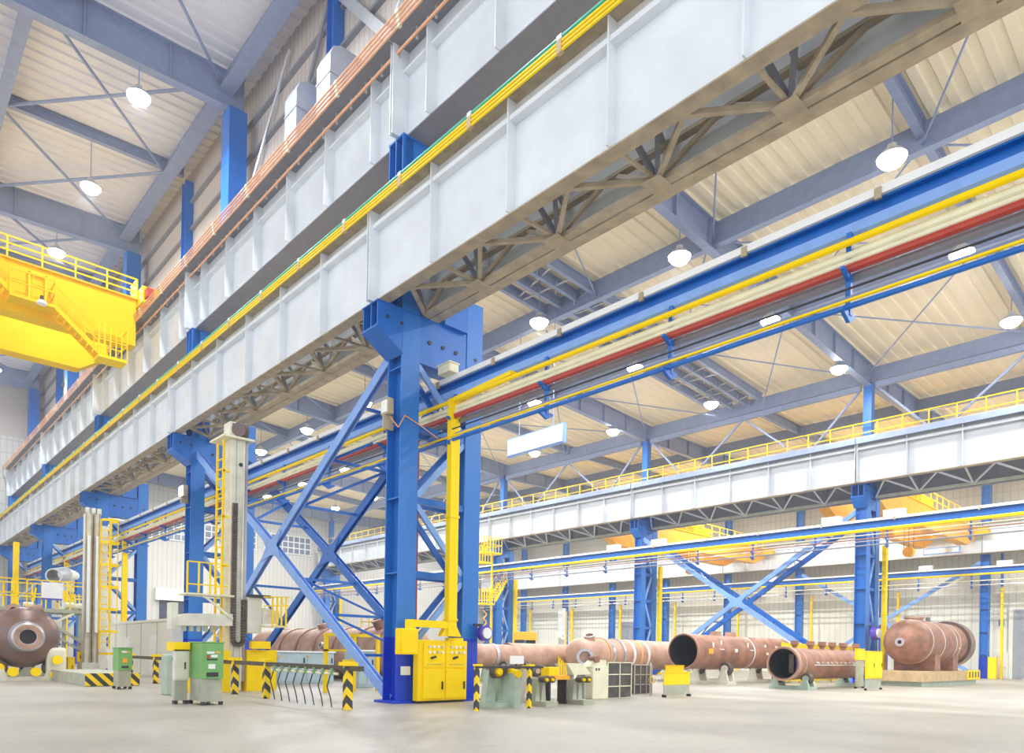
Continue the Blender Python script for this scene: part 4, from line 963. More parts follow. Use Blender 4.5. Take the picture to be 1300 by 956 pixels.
# hazard striped bed with caged ladder mast
hb = thing('machine_bed', 'low machine bed edged with yellow and black hazard stripes', 'machine', (7, 27, FL))
x0, x1 = at(108, 858, Y=26).x, at(177, 858, Y=26).x; z1 = at(140, 855.5, Y=26).z
MB().box(x0, x1, 26.0, 31.5, FL, z1).build('bed', 'olive', hb, smooth=False)
MB().box(x0, x1, 25.96, 26.0, FL + 0.02, z1 + 0.02).build('hazard_edge', 'hazard', hb, smooth=False)
m2 = thing('mast_machine', 'twin cream mast machine with yellow caged ladder', 'machine', (8, 36.5, FL))
Ym = 34.6
xA = [at(u, 740, Y=Ym).x for u in (107, 116, 118, 126)]
zt = at(116, 648, Y=Ym).z
for a_, b_ in ((xA[0], xA[1]), (xA[2], xA[3])):
    MB().box(a_, b_, Ym, Ym + 0.35, FL + 0.3, zt - 0.15).build('mast', 'cream_machine', m2, smooth=False)
    for e in (a_, b_ - 0.05): MB().box(e, e + 0.05, Ym - 0.06, Ym, FL + 0.3, zt - 0.1).build('guide_rail', 'bounce_tan', m2, smooth=False)
    MB().tube(((a_ + b_) / 2, Ym - 0.12, 0.6), ((a_ + b_) / 2, Ym - 0.12, zt - 1.1), 0.07, 10).build('ball_screw', 'white', m2)
MB().box(xA[0] - 0.05, xA[3] + 0.05, Ym - 0.1, Ym + 0.5, FL, FL + 0.6).build('foot', 'cream_machine', m2, smooth=False)
for i in range(3): MB().tube((xA[0] + 0.1 + i * 0.22, Ym + 0.1, zt - 0.15), (xA[0] + 0.1 + i * 0.22, Ym + 0.1, zt + 0.12), 0.09, 10).build('head_motor', 'cream_machine', m2)
xl_ = [at(u, 740, Y=Ym - 0.4).x for u in (127, 140, 147)]
MB().box(xl_[0] + 0.06, xl_[1] - 0.02, Ym, Ym + 0.3, FL + 0.3, zt - 0.6).build('mast', 'panel_white', m2, smooth=False)
ladder(m2, (xl_[0], Ym - 0.4, -0.1), zt - 0.3, xl_[1] - xl_[0], (1, 0, 0), step=0.32)
for z in [zt - 0.45 - 0.95 * i for i in range(7)]:
    hp = MB()
    pp = [(xl_[0], Ym - 0.4), (xl_[0] - 0.02, Ym - 0.75), (xl_[0] + 0.22, Ym - 0.98), (xl_[1] - 0.05, Ym - 0.98), (xl_[2], Ym - 0.8), (xl_[2], Ym - 0.45), (xl_[1], Ym - 0.4)]
    for a_, b_ in zip(pp[:-1], pp[1:]): hp.bar((*a_, z), (*b_, z), 0.04, 0.1)
    hp.build('safety_hoop', 'yellow', m2, smooth=False)
for p_ in ((xl_[2], Ym - 0.62), (xl_[0] + 0.2, Ym - 0.98)): MB().bar((*p_, 1.2), (*p_, zt - 0.4), 0.035, 0.035).build('cage_bar', 'yellow', m2, smooth=False)

# platform with yellow railing, banner and frame
pf = thing('work_platform', 'olive steel work platform with yellow railing behind the big domed vessel', 'platform', (6.5, 38, FL))
Yp = 36.5
xp0, xp1 = at(-5, 775, Y=Yp).x, at(124, 775, Y=Yp).x
zp = at(90, 774, Y=Yp).z
MB().box(xp0, xp1, Yp, Yp + 2.4, zp - 0.16, zp).build('deck', 'olive', pf, smooth=False)
for u in (56, 80, 100, 121):
    x = at(u, 800, Y=Yp).x; MB().box(x, x + 0.14, Yp + 0.1, Yp + 0.24, FL, zp - 0.16).build('leg', 'olive', pf, smooth=False)
xq = [at(u, 800, Y=Yp).x for u in (64, 122)]
MB().bar((xq[0], Yp + 0.05, 1.0), (xq[1], Yp + 0.05, -0.2), 0.09, 0.13).build('diagonal', 'olive', pf, smooth=False)
MB().bar((xq[0], Yp + 0.05, 0.55), (xq[1], Yp + 0.05, -0.55), 0.09, 0.1).build('diagonal', 'olive', pf, smooth=False)
MB().bar((xq[0] - 0.4, Yp + 0.05, zp - 0.9), (xq[0] + 0.9, Yp + 0.05, zp - 0.16), 0.09, 0.1).build('diagonal', 'cream', pf, smooth=False)
for zz in (0.62, 1.22):
    MB().bar((xp0, Yp + 0.05, zp + zz), (xp1, Yp + 0.05, zp + zz), 0.05, 0.05).build('handrail', 'yellow', pf, smooth=False)
    MB().bar((xp0, Yp + 2.3, zp + zz), (xp1, Yp + 2.3, zp + zz), 0.05, 0.05).build('handrail', 'yellow', pf, smooth=False)
for i in range(8):
    x = xp0 + (xp1 - xp0) * i / 7
    MB().bar((x, Yp + 0.05, zp), (x, Yp + 0.05, zp + 1.22), 0.05, 0.05).build('post', 'yellow', pf, smooth=False)
    MB().bar((x, Yp + 2.3, zp), (x, Yp + 2.3, zp + 1.22), 0.05, 0.05).build('post', 'yellow', pf, smooth=False)
MB().bar((at(40, 765, Y=Yp + 1).x, Yp + 1, zp), (at(46, 745, Y=Yp + 1).x, Yp + 1, zp + 0.95), 0.06, 0.06).build('inclined_bar', 'yellow', pf, smooth=False)
MB().bar((at(82, 745, Y=Yp + 1).x, Yp + 1, zp + 0.9), (at(84, 765, Y=Yp + 1).x, Yp + 1, zp), 0.05, 0.12).build('inclined_bar', 'yellow', pf, smooth=False)
for i in range(6): MB().bar((at(92 + 5 * i, 770, Y=Yp + 1.4).x, Yp + 1.4, zp), (at(90 + 5 * i, 755, Y=Yp + 1.4).x, Yp + 1.4, zp + 0.8), 0.05, 0.05).build('inclined_bar', 'yellow', pf, smooth=False)
a = at(53, 739, Y=Yp - 0.05); b = at(79, 761, Y=Yp - 0.05)
bn = MB().box(a.x, b.x, Yp - 0.06, Yp - 0.03, b.z, a.z).build('banner', 'white', None, smooth=False)
tag(bn, 'blank white banner with blue lower edge on the yellow platform railing', 'banner')
MB().box(a.x, b.x, Yp - 0.07, Yp - 0.02, b.z - 0.05, b.z + 0.02).build('blue_edge', 'purple', bn, smooth=False)
for i, (u, v, r) in enumerate(((88, 769, 0.16), (97, 770, 0.13), (104, 771, 0.15), (36, 768, 0.12))):
    p_ = at(u, v, Y=Yp + 0.8)
    t = thing('small_motor', 'small pale drive motor on the work platform, %s of the row' % ORD[i], 'motor', (p_.x, Yp + 0.8, zp), 'small motors on the work platform')
    MB().tube((p_.x - 0.18, Yp + 0.8, zp + r + 0.04), (p_.x + 0.18, Yp + 0.8, zp + r + 0.04), r, 14).build('motor_body', 'cream_machine', t)
    MB().box(p_.x - 0.15, p_.x + 0.15, Yp + 0.7, Yp + 0.9, zp, zp + 0.06).build('foot', 'olive', t, smooth=False)
p_ = at(68, 731, Y=40); q_ = at(82, 729, Y=41.5)
vp = thing('exhaust_pipe', 'short grey exhaust pipe pointing out above the white banner', 'pipe', (p_.x, 40, p_.z - 0.4))
MB().pipe(p_, q_, 0.36, 0.30, 24).build('pipe', 'galv', vp)
MB().tube(q_, q_ + Vector((0.6, 0.5, 0)), 0.37, 20, 0.2).build('cone', 'white', vp)
MB().tube(Vector((q_.x, q_.y, q_.z - 0.3)), Vector((q_.x, q_.y, FL)), 0.1, 10).build('stand_pipe', 'galv', vp)
tag(MB().box(at(17, 730, Y=52).x, at(24, 730, Y=52).x, 52, 52.3, FL, at(20, 688, Y=52).z).build('upright_duct', 'yellow', None, smooth=False), 'thick yellow upright post behind the platform railing', 'post')
yb = cabinet('electric_box', 'small yellow electric box on the post below the platform', 'box', blk(97, 98, 105, 828, 840, 35.0), 'yellow', 'door')
cabinet('electric_box', 'yellow electric cabinet under the platform beside the big domed vessel', 'box', blk(84, 86, 95, 835, 862, 34.6, True), 'yellow', 'door')

# ------------------------------------------------------------------ vessels
def nozzle(parent, p, ax, r, L, m_='rust', wall=0.3, name='nozzle', fl=True):
    p, ax = Vector(p), Vector(ax).normalized(); ri = r * (1 - wall)
    n = MB().lathe([(-r * 0.6, r), (L, r), (L, ri), (L * 0.1 - r * 0.5, ri)], p, ax, 22, close=True).build(name, m_, parent)
    MB().lathe([(L * 0.1 - r * 0.5, ri * 0.99), (L * 0.1 - r * 0.5 + 0.01, 0.0)], p, ax, 22, close=True).build('bore', 'inside', n)
    if fl: MB().lathe([(L - 0.05, r * 0.98), (L - 0.05, r * 1.12), (L + 0.01, r * 1.12), (L + 0.01, ri)], p, ax, 22, close=True).build('flange', 'steel_bright' if m_ != 'rust' else 'rust_light', n)
    return n
def dome(r, d, n=9, rev=False):
    """profile of a dished head of radius r and depth d, from the pole"""
    return [(-d + d * (1 - math.cos(PI / 2 * i / n)), r * math.sin(PI / 2 * i / n)) for i in range(n + 1)]
# big domed vessel of the high hall, axis along the hall
pc = at(33, 809, Y=31.5); rV = 1.12
vx, vz = pc.x, pc.z
bv = thing('pressure_vessel', 'huge dark domed steel vessel with bright centre nozzle facing the camera', 'pressure vessel', (vx, 34, vz - rV))
MB().lathe(dome(rV, 0.62, 12) + [(7.0, rV), (7.0, 0)], (vx, 31.7, vz), (0, 1, 0), 56, close=True).build('shell', 'steel_dark', bv)
nz = at(36.5, 808.5, Y=30.85)
n = MB().lathe([(0.35, 0.62), (0.2, 0.60), (0.08, 0.54), (-0.02, 0.52), (-0.06, 0.44), (-0.04, 0.27), (0.3, 0.27)], (nz.x, 31.0, nz.z), (0, 1, 0), 40, close=True).build('centre_nozzle', 'steel_bright', bv)
MB().lathe([(0.02, 0.268), (0.03, 0)], (nz.x, 31.0, nz.z), (0, 1, 0), 30, close=True).build('bore', 'inside', n)
MB().lathe([(-0.07, 0.45), (-0.08, 0.36), (-0.05, 0.29)], (nz.x, 31.0, nz.z), (0, 1, 0), 40, close=True).build('face_ring', 'rust_light', n)
for y, r_ in ((32.4, 0.03), (35.0, 0.03)): MB().lathe([(-0.05, rV), (-0.05, rV + r_), (0.05, rV + r_), (0.05, rV)], (vx, y, vz), (0, 1, 0), 48, close=True).build('weld_ring', 'rust', bv)
p_ = at(16, 776, Y=32.3)
nozzle(bv, (p_.x, 32.35, p_.z), (-0.05, -1, 0.1), 0.22, 0.35, 'rust', 0.5)
MB().tube((p_.x, 32.3, p_.z), (p_.x, 32.9, vz + 0.8), 0.2, 16).build('neck', 'rust', bv)
p_ = at(46, 775, Y=33)
MB().tube((p_.x - 0.45, 33, p_.z - 0.12), (p_.x + 0.2, 33, p_.z + 0.08), 0.2, 18).build('branch', 'rust_light', bv)
MB().tube((p_.x - 0.2, 33, p_.z + 0.1), (p_.x - 0.2, 33, vz + 0.7), 0.2, 18).build('branch', 'rust_light', bv)
def roller_pair(t, x, y, z, r, body='cream_machine'):
    pass
def roller_stand(label, vx_, y, zc, rv, spread, grp, body='pale_green', wr=0.3, tyre='rubber', cap='yellow', axis='y', double=False):
    """a turning roll: stand with two wheels cradling a vessel whose axis runs along y (or x)"""
    t = thing('turning_roll', label, 'turning roll', (vx_, y, FL), grp)
    def T(a, b, z):                       # a = across the axis, b = along the axis
        return (vx_ + a, y + b, z) if axis == 'y' else (vx_ + b, y - a, z)
    for s in (-1, 1):
        ang = spread
        wa = s * (rv + wr) * math.sin(ang); wz = zc - (rv + wr) * math.cos(ang)
        wz = max(wz, FL + wr * 0.9)
        wh = MB().tube(T(wa, -0.16, wz), T(wa, 0.16, wz), wr, 28).build('wheel', tyre, t)
        MB().tube(T(wa, -0.2, wz), T(wa, 0.2, wz), wr * 0.62, 24).build('hub', cap, wh)
        hw = wr * 0.75
        pts = [T(wa - hw * 1.3, 0.2, FL + 0.12), T(wa + hw * 1.3, 0.2, FL + 0.12), T(wa + hw * 0.6, 0.2, wz + wr * 0.4), T(wa - hw * 0.6, 0.2, wz + wr * 0.4)]
        dv = (0, 1, 0) if axis == 'y' else (1, 0, 0)
        MB().poly(pts, dv, 0.12).build('cheek_plate', body, t, smooth=False)
        pts = [tuple(Vector(p) - Vector(dv) * 0.52) for p in pts]
        lowz = wz - wr * 0.15
        pts[2] = (*pts[2][:2], lowz); pts[3] = (*pts[3][:2], lowz)
        MB().poly(pts, dv, 0.1).build('cheek_plate', body, t, smooth=False)
    W = (rv + wr) * math.sin(spread) + wr
    a, b = T(-W, -0.4, FL), T(W, 0.45, FL + 0.14)
    MB().box(a[0], b[0], a[1], b[1], a[2], b[2]).build('base_frame', body, t, smooth=False)
    return t
rs = roller_stand('pale green turning roll with dark tyres and yellow hubs under the huge domed vessel', vx, 31.6, vz, rV, 0.62, 'turning rolls of the high hall', body='cream_machine', wr=0.28)
# side cheek with three yellow discs
xs0 = at(60, 830, Y=31.2).x
MB().box(xs0, xs0 + 0.65, 31.3, 31.6, FL + 0.05, at(60, 822, Y=31.2).z).build('gear_case', 'cream_machine', rs, smooth=False, bevel=0.1)
for u, v in ((73, 838), (69, 857), (46, 853), (17, 853)):
    p_ = at(u, v, Y=31.05); MB().tube((p_.x, 31.2, p_.z), (p_.x, 31.05, p_.z), 0.17 if v < 850 or u < 50 else 0.13, 20).build('hub_cap', 'yellow', rs)
roller_stand('cream turning roll under the far end of the huge domed vessel', vx, 36.6, vz, rV, 0.62, 'turning rolls of the high hall', body='cream_machine', wr=0.28)

def xvessel(label, u0, v0t, v0b, X0, L, m_, head0='open', head1='dome', d=0.5, base_m=None):
    """horizontal vessel along the transverse axis: near end seen at u0 between v0t and v0b, at distance X0"""
    c = at(u0, (v0t + v0b) / 2, X=X0); top = at(u0, v0t, X=X0); r = top.z - c.z
    t = thing('pressure_vessel', label, 'pressure vessel', (c.x + L / 2, c.y, c.z - r))
    o = (c.x, c.y, c.z)
    if head0 == 'open':
        prof = [(0.6 * L, 0.0), (0.6 * L, r * 0.93), (0, r * 0.93), (0, r)]
    else:
        prof = [(a + (d if head0 == 'dome' else 0), b) for a, b in dome(r, d, 10)]
    if head1 == 'dome': prof += [(L - d + d * math.sin(PI / 2 * i / 8), r * math.cos(PI / 2 * i / 8)) for i in range(9)]
    else: prof += [(L, r), (L, r * 0.93), (L - 0.4, r * 0.93), (L - 0.4, 0)]
    sh = MB().lathe(prof, o, (1, 0, 0), 56, close=True).build('shell', m_, t)
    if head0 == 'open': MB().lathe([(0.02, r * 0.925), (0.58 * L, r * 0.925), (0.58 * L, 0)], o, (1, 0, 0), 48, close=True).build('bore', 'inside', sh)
    return t, c, r
def rings(t, c, r, xs, m_='rust_light', dr=0.02, w=0.08):
    for x in xs: MB().lathe([(-w, r * 0.99), (-w, r + dr), (w, r + dr), (w, r * 0.99)], (c.x + x, c.y, c.z), (1, 0, 0), 48, close=True).build('ring', m_, t)
# domed vessel on its skid
t, c, r = xvessel('reddish brown domed vessel with small centre nozzle lying on a timber skid', 1144, 785, 843, 39.6, 8.2, 'rust', 'dome', 'flat', d=1.1)
rings(t, c, r, (1.15, 3.1, 5.2, 5.9), 'chalk', 0.008, 0.035)
MB().lathe([(7.3, r), (7.3, r * 1.14), (8.2, r * 1.14), (8.2, r)], (c.x, c.y, c.z), (1, 0, 0), 48, close=True).build('end_flange', 'steel_dark', t)
nozzle(t, (c.x + 0.12, c.y, c.z - 0.05), (-1, 0, 0), 0.2, 0.35, 'rust_light', 0.5)
for x, w_ in ((3.0, 1.6), (5.6, 1.4)):
    MB().box(c.x + x, c.x + x + 0.08, c.y - r - 0.01, c.y - r + 0.3, c.z - 0.3, c.z - 0.22).build('chalk_mark', 'chalk', t, smooth=False)
MB().lathe([(0, 0.42), (0.16, 0.42), (0.16, 0.5), (0.24, 0.5), (0.24, 0.0)], (c.x + 1.9, c.y, c.z + r * 0.93), (0, 0, 1), 20, close=True).build('top_nozzle', 'rust_light', t)
MB().tube((c.x + 4.2, c.y, c.z + r * 0.98), (c.x + 4.2, c.y, c.z + r + 0.25), 0.12, 12).build('lifting_lug', 'darksteel', t)
for x in (2.0, 5.2):
    MB().poly([(c.x + x, c.y - 0.85 * r, c.z - r * 0.55), (c.x + x, c.y + 0.85 * r, c.z - r * 0.55), (c.x + x, c.y + 0.85 * r, c.z - r - 0.35), (c.x + x, c.y - 0.85 * r, c.z - r - 0.35)], (1, 0, 0), 0.9).build('saddle', 'rust', t, smooth=False)
sk = thing('transport_skid', 'tan timber topped skid with pale green base under the domed vessel', 'skid', (c.x + 4, c.y, FL))
MB().box(c.x - 0.9, c.x + 9.2, c.y - 1.3, c.y + 1.3, FL + 0.25, c.z - r - 0.35).build('deck', 'wood', sk, smooth=False)
MB().box(c.x - 0.7, c.x + 9.0, c.y - 1.2, c.y + 1.2, FL, FL + 0.25).build('base', 'pale_green', sk, smooth=False)
MB().box(c.x + 6.6, c.x + 9.25, c.y - 1.34, c.y - 1.28, FL + 0.27, c.z - r - 0.3).build('yellow_end', 'yellow', sk, smooth=False)
for i in range(4): MB().box(c.x + 7.0 + i * 0.6, c.x + 7.1 + i * 0.6, c.y - 1.37, c.y - 1.34, FL + 0.4, c.z - r - 0.4).build('slot', 'black', sk, smooth=False)
# plain open pipe vessel
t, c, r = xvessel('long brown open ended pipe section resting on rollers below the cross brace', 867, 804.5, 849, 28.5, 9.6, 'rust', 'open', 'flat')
rings(t, c, r, (5.3,), 'chalk', 0.006, 0.05); rings(t, c, r, (0.08, 9.0), 'rust_light', 0.01, 0.04)
for i, (x, z, w_, h_) in enumerate(((1.3, 0.2, 0.1, 0.35), (1.9, 0.1, 0.4, 0.08), (2.1, 0.35, 0.1, 0.3), (3.3, 0.0, 0.25, 0.25), (4.6, 0.25, 0.08, 0.35), (4.8, 0.1, 0.35, 0.07), (6.4, 0.3, 0.15, 0.2), (6.5, -0.1, 0.25, 0.2), (7.6, 0.25, 0.2, 0.2), (8.0, -0.1, 0.1, 0.3))):
    yy = c.y - math.sqrt(max(0.01, r * r - z * z)); 
    MB().box(c.x + x, c.x + x + w_, yy - 0.012, yy + 0.04, c.z + z, c.z + z + h_ * 0.7).build('chalk_mark', 'chalk', t, smooth=False)
MB().box(c.x + 0.9, c.x + 1.3, c.y - r - 0.012, c.y - r + 0.05, c.z - 0.1, c.z + 0.15).build('orange_mark', 'orange', t, smooth=False)
for i, x in enumerate((1.0, 8.4)): roller_stand('cream turning roll under the long brown open pipe, %s end' % ('open' if i == 0 else 'wall side'), c.x + x + 1.6 * (1 - i), c.y, c.z, r, 0.75, 'turning rolls under the long open pipe', body='cream_machine', wr=0.3, axis='x', cap='cream_machine')
lc = thing('loose_clamp', 'pair of small clamps lying on top of the long brown open pipe', 'clamps', (c.x + 3, c.y, c.z + r))
for x in (2.6, 4.0):
    MB().box(c.x + x, c.x + x + 0.55, c.y - 0.15, c.y + 0.15, c.z + r - 0.03, c.z + r + 0.2).build('clamp_body', 'rust_light', lc, smooth=False)
# short ribbed vessel with a row of nozzles
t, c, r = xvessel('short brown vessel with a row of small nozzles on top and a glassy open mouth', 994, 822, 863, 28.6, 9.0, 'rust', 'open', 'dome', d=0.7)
rings(t, c, r, (0.12,), 'rust_light', 0.05, 0.12); rings(t, c, r, (0.75,), 'rust_light', 0.012, 0.06)
for i, x in enumerate((1.3, 2.3, 2.9, 3.5, 4.1, 4.6, 5.2, 5.8, 6.5, 7.4)):
    s = (-1) ** i * 0.12
    nz_ = MB().lathe([(-0.1, 0.10), (0.1, 0.10), (0.16, 0.17), (0.34, 0.17), (0.34, 0.0)], (c.x + x, c.y + s, c.z + r * 0.97), (0, 0, 1), 14, close=True).build('nozzle', 'rust', t)
for i in range(14):
    MB().tube((c.x + 1.6 + i * 0.48, c.y - r * 1.02, c.z + 0.04), (c.x + 1.9 + i * 0.48, c.y - r * 1.02, c.z + 0.04), 0.05, 8).build('tube_stub', 'rust_light' if i % 2 else 'steel_bright', t)
MB().box(c.x + 1.5, c.x + 8.3, c.y - r * 1.03, c.y - r * 0.96, c.z - 0.06, c.z - 0.02).build('side_rail', 'chalk', t, smooth=False)
MB().box(c.x + 0.9, c.x + 0.95, c.y - r * 0.55, c.y - r * 0.2, c.z - r * 0.7, c.z + r * 0.5).build('inner_shape', 'purple', t, smooth=False)  # flat purple and dark boxes set inside the open mouth
MB().box(c.x + 0.9, c.x + 0.95, c.y - r * 0.05, c.y + r * 0.25, c.z - r * 0.6, c.z + r * 0.6).build('inner_shape', 'steel_dark', t, smooth=False)
for i, x in enumerate((0.9, 7.8)): roller_stand('green turning roll under the short nozzled vessel, %s end' % ('mouth' if i == 0 else 'domed'), c.x + x, c.y, c.z, r, 0.8, 'turning rolls under the nozzled vessel', body='pale_green', wr=0.22, axis='x', cap='pale_green')
# orange headed vessel
t, c, r = xvessel('brown vessel with orange stained conical head and two open nozzles', 735, 810, 851, 25.5, 13.5, 'rust_light', 'cone', 'flat')
for x, m_, dr in ((1.5, 'rust_light', 0.06), (1.75, 'steel_bright', 0.03), (2.6, 'steel_bright', 0.05), (3.4, 'chalk', 0.01), (4.0, 'rust_orange', 0.02), (4.6, 'chalk', 0.01), (8.0, 'chalk', 0.01), (9.5, 'chalk', 0.01)):
    rings(t, c, r, (x,), m_, dr, 0.09)
MB().lathe([(-0.35, 0.0), (-0.3, r * 0.35), (0.4, r * 0.75), (1.4, r * 1.015), (1.5, r * 1.01)], (c.x, c.y, c.z), (1, 0, 0), 48, close=True).build('cone_head', 'rust_orange', t)
nozzle(t, (c.x + 0.6, c.y - 0.15, c.z + r * 0.72), (-0.35, -0.2, 1), 0.27, 0.4, 'rust_light', 0.25)
nozzle(t, (c.x + 0.1, c.y - 0.45, c.z - 0.15), (-0.9, -0.5, 0.05), 0.36, 0.55, 'steel_bright', 0.25)
MB().lathe([(0, 0.4), (0.06, 0.4), (0.06, 0)], (c.x + 8.8, c.y - r * 0.98, c.z), (0, -1, 0), 24, close=True).build('side_plate', 'chalk', t)
for i, x in enumerate((2.7, 8.6)): roller_stand('olive turning roll under the orange headed vessel, %s one' % ('head side' if i == 0 else 'column side'), c.x + x, c.y, c.z, r, 0.85, 'turning rolls under the orange headed vessel', body='cream_machine', wr=0.26, axis='x', cap='cream_machine')
# light pipe with slanted branch
t, c, r = xvessel('pale brown wide pipe with open dark end and a slanted branch nozzle', 643, 816, 848, 22.5, 9.5, 'rust_light', 'open', 'flat')
rings(t, c, r, (0.1,), 'rust', 0.01, 0.05); rings(t, c, r, (6.5,), 'chalk', 0.01, 0.05)
nozzle(t, (c.x + 4.9, c.y - r * 0.8, c.z + 0.2), (-0.75, -0.8, 0.25), 0.33, 0.42, 'rust_light', 0.22)
roller_stand('green turning roll under the pale brown wide pipe, mouth end', c.x + 0.7, c.y, c.z, r, 0.8, 'turning rolls under the wide pipe', axis='x', wr=0.26)
roller_stand('green turning roll under the pale brown wide pipe, branch end', c.x + 6.8, c.y, c.z, r, 0.8, 'turning rolls under the wide pipe', axis='x', wr=0.26)
# stained vessel at the big column
t, c, r = xvessel('stained grey brown vessel head peeping out beside the big blue column', 598, 817, 846, 20.2, 3.0, 'rust_light', 'dome', 'dome', d=0.5)
rings(t, c, r, (1.2,), 'steel_bright', 0.03, 0.08)
roller_stand('cream turning roll with large tyres beside the big blue column', c.x + 1.6, c.y, c.z, r, 0.8, 'turning rolls beside the big column', axis='x', wr=0.3, body='pale_green', cap='pale_green')
# long ringed tank behind the brace
t = thing('pressure_vessel', 'long brown ringed tank lying behind the pale blue cabinets', 'pressure vessel', (17.1, 32, -1.3))
O_ = Vector((17.1, 24.5, -0.1))
MB().lathe(dome(1.18, 0.5, 10) + [(13.5, 1.18), (13.9, 0.9), (14.2, 0)], O_, (0, 1, 0), 48, close=True).build('shell', 'rust_light', t)
for q in (0.8, 2.6, 4.4, 6.2, 8.0, 9.8, 11.6): MB().lathe([(-0.06, 1.17), (-0.06, 1.23), (0.06, 1.23), (0.06, 1.17)], O_ + Vector((0, q, 0)), (0, 1, 0), 40, close=True).build('ring', 'rust', t)
nozzle(t, O_ + Vector((-1.1, 5.3, 0.3)), (-1, 0, 0.25), 0.14, 0.2, 'steel_bright', 0.3)
nozzle(t, O_ + Vector((-0.3, 1.6, 1.1)), (-0.6, 0, 1), 0.32, 0.5, 'rust', 0.25)
nozzle(t, O_ + Vector((-0.2, 7.1, 1.1)), (-0.3, 0, 1), 0.2, 0.3, 'rust', 0.3)
for q in (2.4, 9.5): MB().box(16.2, 18.0, O_.y + q, O_.y + q + 0.3, FL, -0.6).build('saddle', 'olive', t, smooth=False)
tr_ = railing('walkway_rail', 'small yellow railing on top of the brown ringed tank', 17.0, 25.6, 28.2, 1.08, 0.5, 0.6)
# foreground rolls and small machines between the big column and the vessels
def yroll(label, u, v, Y, wr, body, cap='yellow', n=2, grp='small turning rolls before the vessels'):
    p = at(u, v, Y=Y)
    t = thing('turning_roll', label, 'turning roll', (p.x, Y, FL), grp)
    for i in range(n):
        x = p.x + i * wr * 2.5
        wh = MB().lathe([(0, wr * 0.72), (0, wr), (0.3, wr), (0.3, wr * 0.72)], (x, Y, p.z), (0.35, 1, 0), 26, close=True).build('tyre', 'rubber', t)
        MB().lathe([(-0.05, 0.0), (-0.05, wr * 0.45), (0.03, wr * 0.55), (0.04, wr * 0.75), (0.3, wr * 0.75)], (x, Y, p.z), (0.35, 1, 0), 24, close=True).build('hub', cap, wh)
        MB().poly([(x - wr * 1.1, Y + 0.3, FL), (x + wr * 1.1, Y + 0.3, FL), (x + wr * 0.4, Y + 0.3, p.z + wr * 0.2), (x - wr * 0.4, Y + 0.3, p.z + wr * 0.2)], (0, 1, 0), 0.2).build('cheek_plate', body, t, smooth=False)
    MB().box(p.x - wr * 1.3, p.x + (n - 1) * wr * 2.5 + wr * 1.3, Y - 0.1, Y + 0.6, FL, FL + 0.12).build('base_frame', body, t, smooth=False)
    return t
yroll('twin wheel turning roll with yellow hubs beside the black guard rail', 634, 853, 12.6, 0.165, 'pale_green')
yroll('brown tyred turning roll in front of the pale brown wide pipe', 682, 852, 13.4, 0.16, 'cream_machine', 'steel_bright')
yroll('low turning roll with drilled yellow hubs, next to the yellow winch', 694, 863, 12.2, 0.085, 'olive')
yroll('low turning roll with yellow hubs under the tan chute', 741, 863, 12.2, 0.085, 'olive')
p_ = at(655, 855, Y=12.4)
ym = thing('drive_motor', 'yellow drive motor between the twin wheel turning rolls', 'motor', (p_.x, 12.4, FL))
MB().tube((p_.x, 12.3, p_.z), (p_.x + 0.1, 12.8, p_.z), 0.1, 18).build('motor_body', 'yellow', ym)
MB().box(p_.x - 0.08, p_.x + 0.12, 12.35, 12.75, FL, p_.z).build('pedestal', 'pale_green', ym, smooth=False)
gr = thing('guard_rail', 'short black guard rail on a striped post right of the big blue column', 'barrier', (10.9, 12.0, FL)); gr['label'] = 'short black guard rail on striped posts between the big blue column and the rolls'
a, b = at(606, 846, Y=12.0), at(690, 848, Y=12.0)
MB().box(a.x, b.x, 12.0, 12.08, a.z - 0.045, a.z + 0.005).build('rail', 'black', gr, smooth=False)
for u in (606, 673):
    x = at(u, 850, Y=12.0).x; MB().box(x, x + 0.09, 12.02, 12.11, FL, a.z - 0.01).build('post', 'hazard', gr, smooth=False)
    MB().box(x - 0.03, x + 0.16, 12.0, 12.12, a.z + 0.005, a.z + 0.05).build('post_cap', 'yellow', gr, smooth=False)
a, b = at(648, 832.5, Y=13.0), at(665, 843, Y=13.0)
nb = thing('notice_board', 'small blank white board leaning before the wide pipe mouth', 'notice', ((a.x + b.x) / 2, 13, FL))
MB().box(a.x, b.x, 13.0, 13.02, b.z, a.z).build('board', 'white', nb, smooth=False)
MB().box((a.x + b.x) / 2 - 0.02, (a.x + b.x) / 2 + 0.02, 13.02, 13.06, FL, a.z).build('stand', 'black', nb, smooth=False)
# yellow winch
a, b = at(697, 847, Y=12.6), at(710, 858, Y=12.6)
wn = thing('winch', 'small bright yellow winch with hoop guard and orange base', 'machine', (a.x, 12.6, FL))
MB().box(a.x, b.x, 12.6, 12.9, b.z, a.z).build('body', 'yellow', wn, smooth=False, bevel=0.02)
MB().box(a.x, b.x + 0.35, 12.55, 12.95, b.z - 0.1, b.z).build('orange_base', 'orange', wn, smooth=False)
for i in range(4): MB().bar((b.x + 0.03 + i * 0.1, 12.65, b.z), (b.x + 0.03 + i * 0.08, 12.65, a.z + 0.28 - 0.07 * i), 0.03, 0.03).build('guard_hoop', 'yellow', wn, smooth=False)
MB().bar((b.x, 12.65, a.z + 0.27), (b.x + 0.3, 12.65, a.z + 0.05), 0.03, 0.03).build('guard_hoop', 'yellow', wn, smooth=False)
for x in (a.x + 0.03, b.x + 0.25): MB().box(x, x + 0.05, 12.6, 12.9, FL, b.z - 0.1).build('leg', 'black', wn, smooth=False)
